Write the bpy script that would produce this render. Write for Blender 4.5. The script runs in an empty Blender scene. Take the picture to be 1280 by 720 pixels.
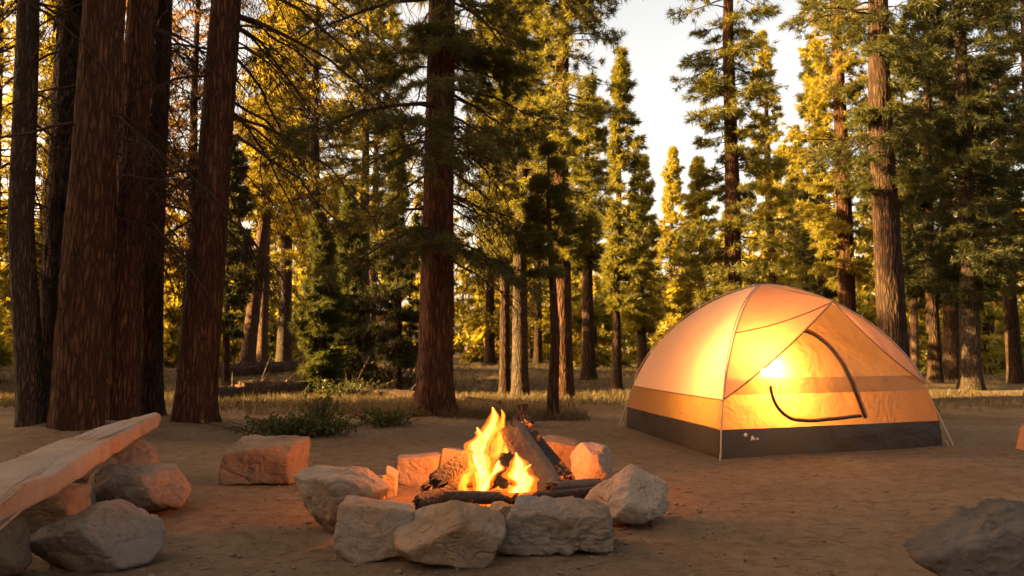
import bpy, bmesh, math, random
import numpy as np
from mathutils import Vector, Matrix

rng = np.random.default_rng(7)
random.seed(7)
scene = bpy.context.scene
COL = scene.collection
PI = math.pi

# ------------------------------------------------------------------ camera
F = 995.0
CAMH = 1.0
PITCH = math.atan(70.0 / F)
cp, sp = math.cos(PITCH), math.sin(PITCH)

def ray(px, py):
    u = (px - 640.0) / F; v = (360.0 - py) / F
    return np.array([u, cp - v * sp, sp + v * cp])

def ground(px, py, z=0.0):
    r = ray(px, py); t = (z - CAMH) / r[2]
    return np.array([r[0] * t, r[1] * t, z])

def at(px, py, Y):
    r = ray(px, py); t = Y / r[1]
    return np.array([r[0] * t, Y, CAMH + r[2] * t])

def pix(p):
    p = np.asarray(p, float)
    x = p[..., 0]; y = p[..., 1]; z = p[..., 2] - CAMH
    dep = y * cp + z * sp; up = -y * sp + z * cp
    return np.stack([640 + F * x / dep, 360 - F * up / dep], -1)

cam_d = bpy.data.cameras.new('camera')
cam = bpy.data.objects.new('camera', cam_d); COL.objects.link(cam)
cam.location = (0, 0, CAMH)
cam.rotation_euler = (PI / 2 + PITCH, 0, 0)
cam_d.sensor_width = 36.0
cam_d.lens = F / 1280.0 * 36.0
cam_d.clip_end = 1000
cam_d.dof.use_dof = True
cam_d.dof.focus_distance = 5.4
cam_d.dof.aperture_fstop = 3.5
scene.camera = cam

# ------------------------------------------------------------------ noise
def _h(ix, iy, iz, s):
    n = (ix * 374761393 + iy * 668265263 + iz * 2147483647 + s * 974711) & 0xffffffff
    n = ((n ^ (n >> 13)) * 1274126177) & 0xffffffff
    n = ((n ^ (n >> 16)) * 2246822519) & 0xffffffff
    return ((n ^ (n >> 15)) & 0xffffff) / float(0xffffff)

def vnoise(p, seed=0):
    p = np.asarray(p, float); i = np.floor(p).astype(np.int64); f = p - i
    f = f * f * (3 - 2 * f)
    r = 0
    for dx in (0, 1):
        wx = f[..., 0] if dx else 1 - f[..., 0]
        for dy in (0, 1):
            wy = f[..., 1] if dy else 1 - f[..., 1]
            for dz in (0, 1):
                wz = f[..., 2] if dz else 1 - f[..., 2]
                r = r + wx * wy * wz * _h(i[..., 0] + dx, i[..., 1] + dy, i[..., 2] + dz, seed)
    return r * 2 - 1

def fbm(p, seed=0, o=4):
    a, r, q = 0.5, 0, np.asarray(p, float)
    for k in range(o):
        r = r + a * vnoise(q, seed + k); q = q * 2.03; a *= 0.5
    return r

def sstep(a, b, x):
    t = np.clip((x - a) / (b - a), 0, 1); return t * t * (3 - 2 * t)

MOUNDS = [(float(at(a, b, c)[0]), c) for a, b, c in ((42, 545, 8.8), (95, 543, 8.7), (70, 530, 9.7), (152, 534, 9.3), (186, 526, 10.4), (242, 533, 9.6), (543, 522, 10.9))]
def gz(x, y):
    x = np.asarray(x, float); y = np.asarray(y, float)
    far = sstep(11, 22, np.hypot(x, y))
    p = np.stack([x, y, np.zeros_like(x)], -1)
    z = 0.012 * fbm(p * 1.7, 3, 3) + far * (0.28 * vnoise(p * 0.11, 11) + 0.06 * vnoise(p * 0.5, 12))
    for mx, my in MOUNDS:
        z = z + 0.07 * np.exp(-((x - mx) ** 2 + (y - my) ** 2) / 0.42)
    return z

# ------------------------------------------------------------------ object helpers
def tag(o, label, cat, group=None, kind=None):
    o['label'] = label
    if cat: o['category'] = cat
    if group: o['group'] = group
    if kind: o['kind'] = kind
    return o

def thing(name, label, cat, loc=(0, 0, 0), group=None, rz=0.0):
    o = bpy.data.objects.new(name, None); COL.objects.link(o)
    o.empty_display_size = 0.2
    o.location = tuple(float(c) for c in loc); o.rotation_euler = (0, 0, rz)
    return tag(o, label, cat, group)

def np_mesh(name, V, polys):
    """polys: list of int arrays (n,3) or (n,4)"""
    V = np.ascontiguousarray(V, np.float32).reshape(-1, 3)
    polys = [np.asarray(q, np.int32) for q in polys if len(q)]
    me = bpy.data.meshes.new(name)
    me.vertices.add(len(V)); me.vertices.foreach_set('co', V.ravel())
    loops = np.concatenate([q.ravel() for q in polys]).astype(np.int32)
    tot = np.concatenate([np.full(len(q), q.shape[1], np.int32) for q in polys])
    st = np.concatenate([[0], np.cumsum(tot)[:-1]]).astype(np.int32)
    me.loops.add(len(loops)); me.loops.foreach_set('vertex_index', loops)
    me.polygons.add(len(tot)); me.polygons.foreach_set('loop_start', st)
    me.polygons.foreach_set('loop_total', tot)
    me.update(calc_edges=True); me.validate()
    return me

def link(name, me, mat, parent=None, smooth=False):
    o = bpy.data.objects.new(name, me); COL.objects.link(o)
    if mat is not None and not me.materials: me.materials.append(mat)
    if smooth: me.polygons.foreach_set('use_smooth', np.ones(len(me.polygons), bool))
    if parent is not None: o.parent = parent
    return o

class MB:
    def __init__(s): s.V = []; s.P3 = []; s.P4 = []; s.n = 0
    def add(s, V, q3=None, q4=None):
        V = np.asarray(V, float).reshape(-1, 3); s.V.append(V)
        if q3 is not None and len(q3): s.P3.append(np.asarray(q3) + s.n)
        if q4 is not None and len(q4): s.P4.append(np.asarray(q4) + s.n)
        s.n += len(V)
    def mesh(s, name):
        pol = []
        if s.P3: pol.append(np.concatenate(s.P3))
        if s.P4: pol.append(np.concatenate(s.P4))
        return np_mesh(name, np.concatenate(s.V), pol)
    def build(s, name, mat, parent=None, smooth=False):
        return link(name, s.mesh(name), mat, parent, smooth)

def nrm(a):
    return a / np.maximum(np.linalg.norm(a, axis=-1, keepdims=True), 1e-9)

def tubes(mb, P, R, k=5, cap=False):
    """P (B,n,3) polylines, R (B,n) radii"""
    P = np.asarray(P, float); R = np.asarray(R, float)
    if P.ndim == 2: P = P[None]; R = R[None]
    B, n, _ = P.shape
    if B == 0: return
    T = np.empty_like(P); T[:, 1:-1] = P[:, 2:] - P[:, :-2]; T[:, 0] = P[:, 1] - P[:, 0]; T[:, -1] = P[:, -1] - P[:, -2]
    T = nrm(T)
    up = np.where(np.abs(T[:, :1, 2:3]) > 0.8, np.array([1.0, 0, 0]), np.array([0, 0, 1.0]))
    up = np.broadcast_to(up, T.shape)
    S = nrm(np.cross(T, up)); U = np.cross(S, T)
    a = np.arange(k) * 2 * PI / k
    V = P[:, :, None, :] + R[:, :, None, None] * (np.cos(a)[None, None, :, None] * S[:, :, None, :] + np.sin(a)[None, None, :, None] * U[:, :, None, :])
    idx = np.arange(B * n * k).reshape(B, n, k)
    a0 = idx[:, :-1, :]; b0 = idx[:, 1:, :]
    q = np.stack([a0, np.roll(a0, -1, 2), np.roll(b0, -1, 2), b0], -1).reshape(-1, 4)
    mb.add(V.reshape(-1, 3), None, q)
    if cap:
        for e, s_ in ((0, -1), (n - 1, 1)):
            for b in range(B):
                c = V[b, e].mean(0)
                vv = np.vstack([V[b, e], c]); i = np.arange(k); j = np.roll(i, -1)
                mb.add(vv, np.stack([i, j, np.full(k, k)], 1) if s_ > 0 else np.stack([j, i, np.full(k, k)], 1))

def blades(mb, C, D, k, length, width, spread=0.9, r=None):
    """tufts of k thin triangular needles at C (T,3) along D (T,3)"""
    r = r or rng
    T = len(C)
    if T == 0: return
    d = nrm(D[:, None, :] * 1.0 + spread * r.normal(size=(T, k, 3)))
    L = length * r.uniform(0.65, 1.2, (T, k, 1))
    s = nrm(np.cross(d, r.normal(size=(T, k, 3)))) * (width * 0.5)
    o = C[:, None, :] + 0.02 * r.normal(size=(T, k, 3))
    V = np.stack([o - s, o + s, o + d * L], 2).reshape(-1, 3)
    mb.add(V, np.arange(len(V)).reshape(-1, 3))

# ------------------------------------------------------------------ materials
class NT:
    def __init__(s, name):
        s.m = bpy.data.materials.new(name); s.m.use_nodes = True
        s.t = s.m.node_tree; s.t.nodes.clear()
        s.out = s.t.nodes.new('ShaderNodeOutputMaterial')
    def n(s, typ, **kw):
        nd = s.t.nodes.new('ShaderNode' + typ)
        for k, v in kw.items():
            if k.startswith('_'): setattr(nd, k[1:], v)
            else:
                key = int(k[1:]) if (k[0] == 'i' and k[1:].isdigit()) else k.replace('__', ' ')
                if isinstance(v, bpy.types.NodeSocket): s.t.links.new(v, nd.inputs[key])
                else:
                    if isinstance(v, tuple) and len(v) == 3 and nd.inputs[key].type == 'RGBA': v = v + (1,)
                    nd.inputs[key].default_value = v
        return nd
    def ramp(s, fac, stops, interp='LINEAR'):
        nd = s.t.nodes.new('ShaderNodeValToRGB'); s.t.links.new(fac, nd.inputs[0])
        e = nd.color_ramp.elements; nd.color_ramp.interpolation = interp
        while len(e) < len(stops): e.new(0.5)
        for k, (p, c) in enumerate(stops):
            e[k].position = p; e[k].color = tuple(c) + (1,) if len(c) == 3 else c
        return nd.outputs[0]
    def mix(s, fac, a, b, mode='MIX'):
        nd = s.t.nodes.new('ShaderNodeMix'); nd.data_type = 'RGBA'; nd.blend_type = mode
        for i, v in ((0, fac), (6, a), (7, b)):
            if isinstance(v, bpy.types.NodeSocket): s.t.links.new(v, nd.inputs[i])
            else: nd.inputs[i].default_value = v if not isinstance(v, tuple) else (v + (1,) if len(v) == 3 else v)
        return nd.outputs[2]
    def math(s, op, a, b=0.0, clamp=False):
        nd = s.t.nodes.new('ShaderNodeMath'); nd.operation = op; nd.use_clamp = clamp
        for i, v in ((0, a), (1, b)):
            if isinstance(v, bpy.types.NodeSocket): s.t.links.new(v, nd.inputs[i])
            else: nd.inputs[i].default_value = v
        return nd.outputs[0]
    def coord(s, which='Object', scale=(1, 1, 1)):
        tc = s.t.nodes.new('ShaderNodeTexCoord')
        mp = s.t.nodes.new('ShaderNodeMapping'); mp.inputs['Scale'].default_value = scale
        s.t.links.new(tc.outputs[which], mp.inputs[0]); return mp.outputs[0]
    def noise(s, vec, scale, detail=4, rough=0.55, dist=0.0):
        nd = s.n('TexNoise', Vector=vec, Scale=scale, Detail=detail, Roughness=rough, Distortion=dist); return nd.outputs[0]
    def bump(s, h, strength=0.5, dist=0.02, normal=None):
        nd = s.n('Bump', Strength=strength, Distance=dist, Height=h)
        if normal is not None: s.t.links.new(normal, nd.inputs['Normal'])
        return nd.outputs[0]
    def surf(s, sh): s.t.links.new(sh, s.out.inputs[0]); return s.m
    def principled(s, col, rough=0.8, normal=None, spec=0.3, **kw):
        nd = s.n('BsdfPrincipled', Base__Color=col, Roughness=rough, **kw)
        nd.inputs['Specular IOR Level'].default_value = spec
        if normal is not None: s.t.links.new(normal, nd.inputs['Normal'])
        return nd.outputs[0]

def bark_mat(name, lo, hi, vs=1.0):
    t = NT(name); v = t.coord('Object', (1, 1, 0.16))
    vor = t.n('TexVoronoi', _feature='DISTANCE_TO_EDGE', Vector=t.mix(0.12, v, t.n('TexNoise', Vector=v, Scale=9.0).outputs[1], 'ADD'), Scale=21 * vs).outputs[0]
    fur = t.ramp(vor, [(0.0, (0, 0, 0)), (0.3, (1, 1, 1))])
    n1 = t.noise(t.coord('Object', (1, 1, 0.5)), 14, 6, 0.65); n2 = t.noise(t.coord('Object'), 1.3, 3)
    base = t.mix(t.ramp(n1, [(0.35, (0, 0, 0)), (0.7, (1, 1, 1))]), lo, hi)
    base = t.mix(t.ramp(n2, [(0.4, (0, 0, 0)), (0.75, (0.6, 0.6, 0.6))]), base, tuple(c * 0.55 for c in lo))
    col = t.mix(fur, tuple(c * 0.45 for c in lo), base)
    h = t.math('ADD', t.math('MULTIPLY', fur, 0.7), t.math('MULTIPLY', n1, 0.6))
    return t.surf(t.principled(col, 0.92, t.bump(h, 0.9, 0.03), 0.1))

BARK_RED = bark_mat('bark_red_pine', (0.062, 0.030, 0.017), (0.155, 0.074, 0.040))
BARK_DARK = bark_mat('bark_dark_pine', (0.044, 0.027, 0.018), (0.110, 0.064, 0.041))
BARK_GREY = bark_mat('bark_grey_fir', (0.068, 0.049, 0.035), (0.150, 0.108, 0.077), 1.4)
BARK_PINK = bark_mat('bark_pinkish', (0.12, 0.07, 0.05), (0.25, 0.15, 0.105), 1.2)

def twig_mat():
    t = NT('twig_bark'); n = t.noise(t.coord(), 9, 3)
    return t.surf(t.principled(t.mix(n, (0.022, 0.015, 0.011), (0.062, 0.038, 0.025)), 0.9, None, 0.1))
TWIG = twig_mat()

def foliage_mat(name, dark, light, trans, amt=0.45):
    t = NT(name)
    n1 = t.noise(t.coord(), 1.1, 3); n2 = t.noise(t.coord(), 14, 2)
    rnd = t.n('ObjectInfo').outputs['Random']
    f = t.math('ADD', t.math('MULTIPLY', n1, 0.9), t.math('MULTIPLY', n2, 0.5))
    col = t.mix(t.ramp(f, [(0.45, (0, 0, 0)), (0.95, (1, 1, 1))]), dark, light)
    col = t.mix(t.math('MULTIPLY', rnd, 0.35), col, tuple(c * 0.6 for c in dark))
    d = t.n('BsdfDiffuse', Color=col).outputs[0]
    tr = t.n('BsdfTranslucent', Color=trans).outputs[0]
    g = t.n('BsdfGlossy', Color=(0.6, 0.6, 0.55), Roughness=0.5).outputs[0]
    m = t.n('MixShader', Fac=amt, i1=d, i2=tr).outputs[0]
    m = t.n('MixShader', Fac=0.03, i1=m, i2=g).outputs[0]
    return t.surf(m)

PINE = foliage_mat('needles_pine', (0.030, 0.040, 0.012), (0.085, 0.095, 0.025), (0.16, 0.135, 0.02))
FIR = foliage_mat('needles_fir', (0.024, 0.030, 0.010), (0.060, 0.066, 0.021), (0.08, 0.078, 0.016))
GOLD = foliage_mat('needles_sunlit_gold', (0.085, 0.090, 0.014), (0.26, 0.225, 0.030), (0.43, 0.33, 0.026), 0.5)  # for sunlit crowns: the golden sunlight is put into the needle colour
OLIVE = foliage_mat('needles_part_sunlit', (0.040, 0.050, 0.012), (0.135, 0.130, 0.024), (0.26, 0.22, 0.024), 0.5)  # between pine and gold: some of the sunlight is in the colour
SUN_AMBER = foliage_mat('needles_sunlit_amber', (0.10, 0.065, 0.018), (0.24, 0.14, 0.03), (0.34, 0.18, 0.025), 0.5)  # orange gold of sunlit crowns painted into the needles
LEAF = foliage_mat('leaf_green', (0.028, 0.045, 0.012), (0.07, 0.092, 0.024), (0.09, 0.10, 0.018))
LEAFD = foliage_mat('needles_young_fir', (0.020, 0.032, 0.009), (0.055, 0.070, 0.018), (0.10, 0.10, 0.016))
DRYGRASS = foliage_mat('dry_grass', (0.085, 0.060, 0.026), (0.16, 0.115, 0.048), (0.12, 0.085, 0.035), 0.3)

def rock_mat(name, a, b, c):
    t = NT(name); v = t.coord('Object')
    rnd = t.n('ObjectInfo').outputs['Random']
    off = t.n('CombineXYZ', X=t.math('MULTIPLY', rnd, 37.0), Y=t.math('MULTIPLY', rnd, 11.0), Z=0.0).outputs[0]
    v = t.n('VectorMath', i0=v, i1=off).outputs[0]
    n1 = t.noise(v, 3.2, 5, 0.6, 0.4); n2 = t.noise(v, 26, 8, 0.75); n3 = t.noise(v, 110, 3, 0.7)
    col = t.mix(t.ramp(n1, [(0.35, (0, 0, 0)), (0.68, (1, 1, 1))]), a, b)
    col = t.mix(t.ramp(n2, [(0.5, (0, 0, 0)), (0.75, (1, 1, 1))]), col, c)
    col = t.mix(t.ramp(n3, [(0.58, (0, 0, 0)), (0.7, (0.5, 0.5, 0.5))]), col, tuple(x * 0.35 for x in a))
    n4 = t.noise(v, 1.6, 3, 0.5, 0.8); n5 = t.noise(v, 9, 6, 0.8, 0.5)
    col = t.mix(t.ramp(n4, [(0.42, (0, 0, 0)), (0.6, (0.55, 0.55, 0.55))]), col, tuple(sum(b) / 3 * x for x in (1.06, 0.98, 0.9)))
    col = t.mix(t.ramp(n5, [(0.60, (0, 0, 0)), (0.68, (0.5, 0.5, 0.5))]), col, tuple(x * 1.35 for x in b))
    h = t.math('ADD', t.math('MULTIPLY', n2, 0.8), t.math('ADD', t.math('MULTIPLY', n3, 0.3), t.math('MULTIPLY', n5, 0.8)))
    bm = t.bump(h, 0.75, 0.03)
    return t.surf(t.principled(col, 0.88, bm, 0.22))
ROCK_WARM = rock_mat('granite_warm', (0.185, 0.118, 0.070), (0.33, 0.225, 0.145), (0.11, 0.068, 0.04))
ROCK_PALE = rock_mat('granite_pale', (0.25, 0.18, 0.125), (0.38, 0.29, 0.215), (0.15, 0.105, 0.075))
ROCK_GREY = rock_mat('granite_grey', (0.14, 0.10, 0.072), (0.25, 0.19, 0.142), (0.08, 0.057, 0.042))
ROCK_BROWN = rock_mat('stone_brown', (0.15, 0.098, 0.062), (0.26, 0.178, 0.118), (0.080, 0.055, 0.039))
ROCK_DARK = rock_mat('stone_dark_grey', (0.050, 0.042, 0.036), (0.12, 0.10, 0.086), (0.025, 0.021, 0.018))
SLAB = rock_mat('slab_firelit_stone', (0.26, 0.155, 0.085), (0.40, 0.26, 0.155), (0.17, 0.095, 0.052))  # stone colour pushed to orange to carry part of the firelight

def simple(name, col, rough=0.6, spec=0.3, var=0.25, scale=20.0, bump=0.2, metallic=0.0):
    t = NT(name); n = t.noise(t.coord(), scale, 4)
    c = t.mix(n, tuple(x * (1 - var) for x in col), tuple(min(1, x * (1 + var)) for x in col))
    nd = t.principled(c, rough, t.bump(n, bump, 0.005) if bump else None, spec, Metallic=metallic)
    return t.surf(nd)

# ------------------------------------------------------------------ world, sun
SUN_EL = math.radians(15.0)
SUN_AZ = math.radians(-99.0)                  # measured from +Y, clockwise positive: the sun stands to the left, slightly behind
w = bpy.data.worlds.new('World'); scene.world = w; w.use_nodes = True
wt = w.node_tree; wt.nodes.clear()
wo = wt.nodes.new('ShaderNodeOutputWorld'); bg = wt.nodes.new('ShaderNodeBackground'); sky = wt.nodes.new('ShaderNodeTexSky')
sky.sky_type = 'NISHITA'; sky.sun_disc = False; sky.sun_elevation = SUN_EL; sky.sun_rotation = SUN_AZ
sky.air_density = 0.6; sky.dust_density = 5.0; sky.ozone_density = 0.2; sky.altitude = 200
tint = wt.nodes.new('ShaderNodeMix'); tint.data_type = 'RGBA'; tint.blend_type = 'MULTIPLY'
tint.inputs[0].default_value = 1.0; tint.inputs[7].default_value = (1.0, 0.715, 0.455, 1)   # warm white balance
wt.links.new(sky.outputs[0], tint.inputs[6]); wt.links.new(tint.outputs[2], bg.inputs[0]); wt.links.new(bg.outputs[0], wo.inputs[0])
bg.inputs[1].default_value = 0.122

sd = bpy.data.lights.new('sun', 'SUN'); so = bpy.data.objects.new('sun', sd); COL.objects.link(so)
sd.energy = 5.0; sd.angle = math.radians(0.5); sd.color = (1.0, 0.63, 0.21)
sdir = Vector((math.sin(SUN_AZ) * math.cos(SUN_EL), math.cos(SUN_AZ) * math.cos(SUN_EL), math.sin(SUN_EL)))
so.rotation_euler = sdir.to_track_quat('Z', 'Y').to_euler(); so.location = (-20, -5, 20)

# ------------------------------------------------------------------ ground
def make_ground():
    def axis(lo, hi, near, far_n):
        a = np.linspace(-1, 1, near); return a
    ys = np.concatenate([np.linspace(-60, 0, 24)[:-1], np.linspace(0, 14, 281)[:-1], np.linspace(14, 40, 105)[:-1], np.geomspace(40, 420, 30)])
    xs = np.concatenate([-np.geomspace(9, 420, 50)[::-1][:-1], np.linspace(-9, 9, 361), np.geomspace(9, 420, 50)[1:]])
    X, Y = np.meshgrid(xs, ys)
    Z = gz(X, Y)
    near = (1 - sstep(9, 14, np.hypot(X, Y - 4)))
    P = np.stack([X, Y, np.zeros_like(X)], -1)
    Z = Z + near * 0.010 * fbm(P * 7, 31, 3)
    V = np.stack([X, Y, Z], -1).reshape(-1, 3)
    ny, nx = X.shape; I = np.arange(ny * nx).reshape(ny, nx)
    q = np.stack([I[:-1, :-1], I[:-1, 1:], I[1:, 1:], I[1:, :-1]], -1).reshape(-1, 4)
    t = NT('forest_floor'); v = t.coord('Object')
    n1 = t.noise(v, 0.9, 5, 0.6); n2 = t.noise(v, 9, 6, 0.7); n3 = t.noise(v, 48, 6, 0.8); n4 = t.noise(v, 0.22, 4, 0.6)
    dirt = t.mix(t.ramp(n1, [(0.35, (0, 0, 0)), (0.7, (1, 1, 1))]), (0.165, 0.112, 0.066), (0.235, 0.166, 0.102))
    dirt = t.mix(t.ramp(n2, [(0.42, (0, 0, 0)), (0.68, (0.8, 0.8, 0.8))]), dirt, (0.115, 0.072, 0.043))
    dirt = t.mix(t.ramp(n3, [(0.56, (0, 0, 0)), (0.68, (0.8, 0.8, 0.8))]), dirt, (0.27, 0.19, 0.128))
    dirt = t.mix(t.ramp(n3, [(0.28, (0.7, 0.7, 0.7)), (0.4, (0, 0, 0))]), dirt, (0.03, 0.018, 0.012))
    sep = t.n('SeparateXYZ', Vector=v)
    yy = t.math('ADD', sep.outputs[1], t.math('ADD', t.math('MULTIPLY', n1, 4.0), t.math('MULTIPLY', t.math('SUBTRACT', n4, 0.5), 26.0)))
    gm = t.ramp(t.math('DIVIDE', yy, 40.0), [(0.33, (0, 0, 0)), (0.40, (1, 1, 1))])
    grass = t.mix(t.ramp(n4, [(0.4, (0, 0, 0)), (0.62, (1, 1, 1))]), (0.12, 0.085, 0.038), (0.085, 0.054, 0.032))
    grass = t.mix(t.ramp(n2, [(0.4, (0, 0, 0)), (0.7, (0.8, 0.8, 0.8))]), grass, (0.07, 0.055, 0.022))
    col = t.mix(t.math('MULTIPLY', gm, 0.85), dirt, grass)
    h = t.math('ADD', t.math('MULTIPLY', n2, 1.0), t.math('MULTIPLY', n3, 0.5))
    m = t.surf(t.principled(col, 0.95, t.bump(h, 1.0, 0.04), 0.1))
    o = link('ground', np_mesh('ground', V, [q]), m, None, True)
    tag(o, 'bare brown earth of the campsite running into dry grass among the trees', 'ground', kind='structure')
make_ground()

# ------------------------------------------------------------------ trees
def trunk_path(spec, H):
    """spec: list of points (n,3) from the foot up, extended to height H; returns fn z->(x,y)"""
    S = np.asarray(spec, float); z = S[:, 2]
    if z[-1] < H:
        d = (S[-1] - S[-2]) / max(1e-6, (z[-1] - z[-2])) * 0.35
        S = np.vstack([S, S[-1] + d * (H - z[-1]) + np.array([0, 0, (H - z[-1]) * 0.0])])
        S[-1, 2] = H
    return lambda q: np.stack([np.interp(q, S[:, 2], S[:, 0]), np.interp(q, S[:, 2], S[:, 1])], -1)

def trunk_mesh(path, H, r0, near, seed, flare=0.35, zmin=-0.12, taper=0.8):
    nr = 56 if near else 14; nv = 150 if near else 34
    u = np.linspace(0, 1, nv); z = zmin + (H - zmin) * u ** 1.6
    a = np.arange(nr) * 2 * PI / nr
    rr = r0 * np.clip(1 - z / H, 0, 1) ** taper + 0.006
    Z = np.repeat(z[:, None], nr, 1); A = np.repeat(a[None], nv, 0); R = np.repeat(rr[:, None], nr, 1)
    butt = 1 + flare * np.exp(-np.clip(Z, 0, 9) / (0.9 * r0 + 0.05)) * (0.9 + 0.55 * np.sin(A * 5 + seed) * np.exp(-np.clip(Z, 0, 9) / 0.3))
    R = R * butt
    if near:
        q = np.stack([np.cos(A) * 3.2 * r0 / 0.25, np.sin(A) * 3.2 * r0 / 0.25, Z * 1.3], -1)
        rid = 1 - np.abs(fbm(q * 1.6, seed, 3)) * 2.4
        R = R * (1 + 0.075 * rid + 0.05 * vnoise(q * 0.5, seed + 5))
    xy = path(z)
    V = np.stack([xy[:, :1] + R * np.cos(A), xy[:, 1:] + R * np.sin(A), Z], -1).reshape(-1, 3)
    I = np.arange(nv * nr).reshape(nv, nr)
    q = np.stack([I[:-1], np.roll(I[:-1], -1, 1), np.roll(I[1:], -1, 1), I[1:]], -1).reshape(-1, 4)
    return np_mesh('trunk', V, [q])

def branch_set(path, H, r0, z, L, az, elev, sag, tip, r, n=8):
    """main branch polylines; returns P (B,n,3), R (B,n), azimuth"""
    B = len(z); t = np.linspace(0, 1, n)
    base = path(z); wob = r.normal(0, 0.10, (B, 1)) * np.sin(t * 3.1)[None]
    a = az[:, None] + wob
    hor = L[:, None] * t[None] * np.cos(elev)[:, None]
    zz = z[:, None] + L[:, None] * (np.sin(elev)[:, None] * t - sag[:, None] * t ** 2 + tip[:, None] * t ** 4)
    zz = np.maximum(zz, 0.25)
    P = np.stack([base[:, :1] + np.sin(a) * hor, base[:, 1:] + np.cos(a) * hor, zz], -1)
    P += r.normal(0, 0.012, P.shape) * (L[:, None, None] * 0.8) * (t[None, :, None] > 0)
    rb = np.clip(0.011 * L + 0.006, 0.006, 0.05)
    R = rb[:, None] * (1 - 0.85 * t[None])
    return P, R

def sub_set(P, per, t0, t1, Lfac, droop, r, n=5, ang=0.9, up=0.0):
    """side shoots of each polyline"""
    B, m, _ = P.shape
    T = r.uniform(t0, t1, (B, per)); T.sort(1)
    f = T * (m - 1); i = np.clip(f.astype(int), 0, m - 2); f = f - i
    bi = np.arange(B)[:, None]
    S = P[bi, i] * (1 - f[..., None]) + P[bi, i + 1] * f[..., None]
    D = nrm(P[bi, i + 1] - P[bi, i])
    sgn = np.where((np.arange(per)[None] + r.integers(0, 2, (B, 1))) % 2, 1.0, -1.0)
    side = nrm(np.cross(D, np.array([0, 0, 1.0]))) * sgn[..., None]
    an = ang * r.uniform(0.7, 1.2, (B, per, 1))
    d = nrm(D * np.cos(an) + side * np.sin(an) + np.array([0, 0, 1.0]) * (up + r.normal(0, 0.18, (B, per, 1))))
    Lb = np.linalg.norm(P[:, -1] - P[:, 0], axis=-1)[:, None]
    L = Lfac * Lb * (1.15 - 0.75 * T) * r.uniform(0.6, 1.2, (B, per))
    t = np.linspace(0, 1, n)
    Q = S[..., None, :] + d[..., None, :] * (L[..., None, None] * t[:, None])
    Q[..., 2] -= droop * L[..., None] * t ** 2
    Q = Q.reshape(B * per, n, 3); Q += r.normal(0, 0.02, Q.shape) * L.reshape(-1, 1, 1) * (t[None, :, None] > 0)
    return Q, L.reshape(-1)

def pts_on(P, k, t0, r):
    B, m, _ = P.shape
    T = r.uniform(t0, 1.0, (B, k)); T[:, 0] = 1.0
    f = T * (m - 1); i = np.clip(f.astype(int), 0, m - 2); f = f - i; bi = np.arange(B)[:, None]
    C = P[bi, i] * (1 - f[..., None]) + P[bi, i + 1] * f[..., None]
    D = nrm(P[bi, i + 1] - P[bi, i])
    return C.reshape(-1, 3), D.reshape(-1, 3)

def crown_profile(kind, u):
    if kind == 'cone': return np.clip(1 - u, 0, 1) ** 0.75 * np.clip(0.55 + u * 3, 0, 1)
    if kind == 'pine': return np.clip(np.sin(np.clip(u * 0.86 + 0.14, 0, 1) * PI), 0, 1) ** 0.6
    if kind == 'column': return np.clip(1 - u, 0, 1) ** 0.45 * np.clip(0.6 + u * 2, 0, 1)
    return np.ones_like(u)

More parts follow.
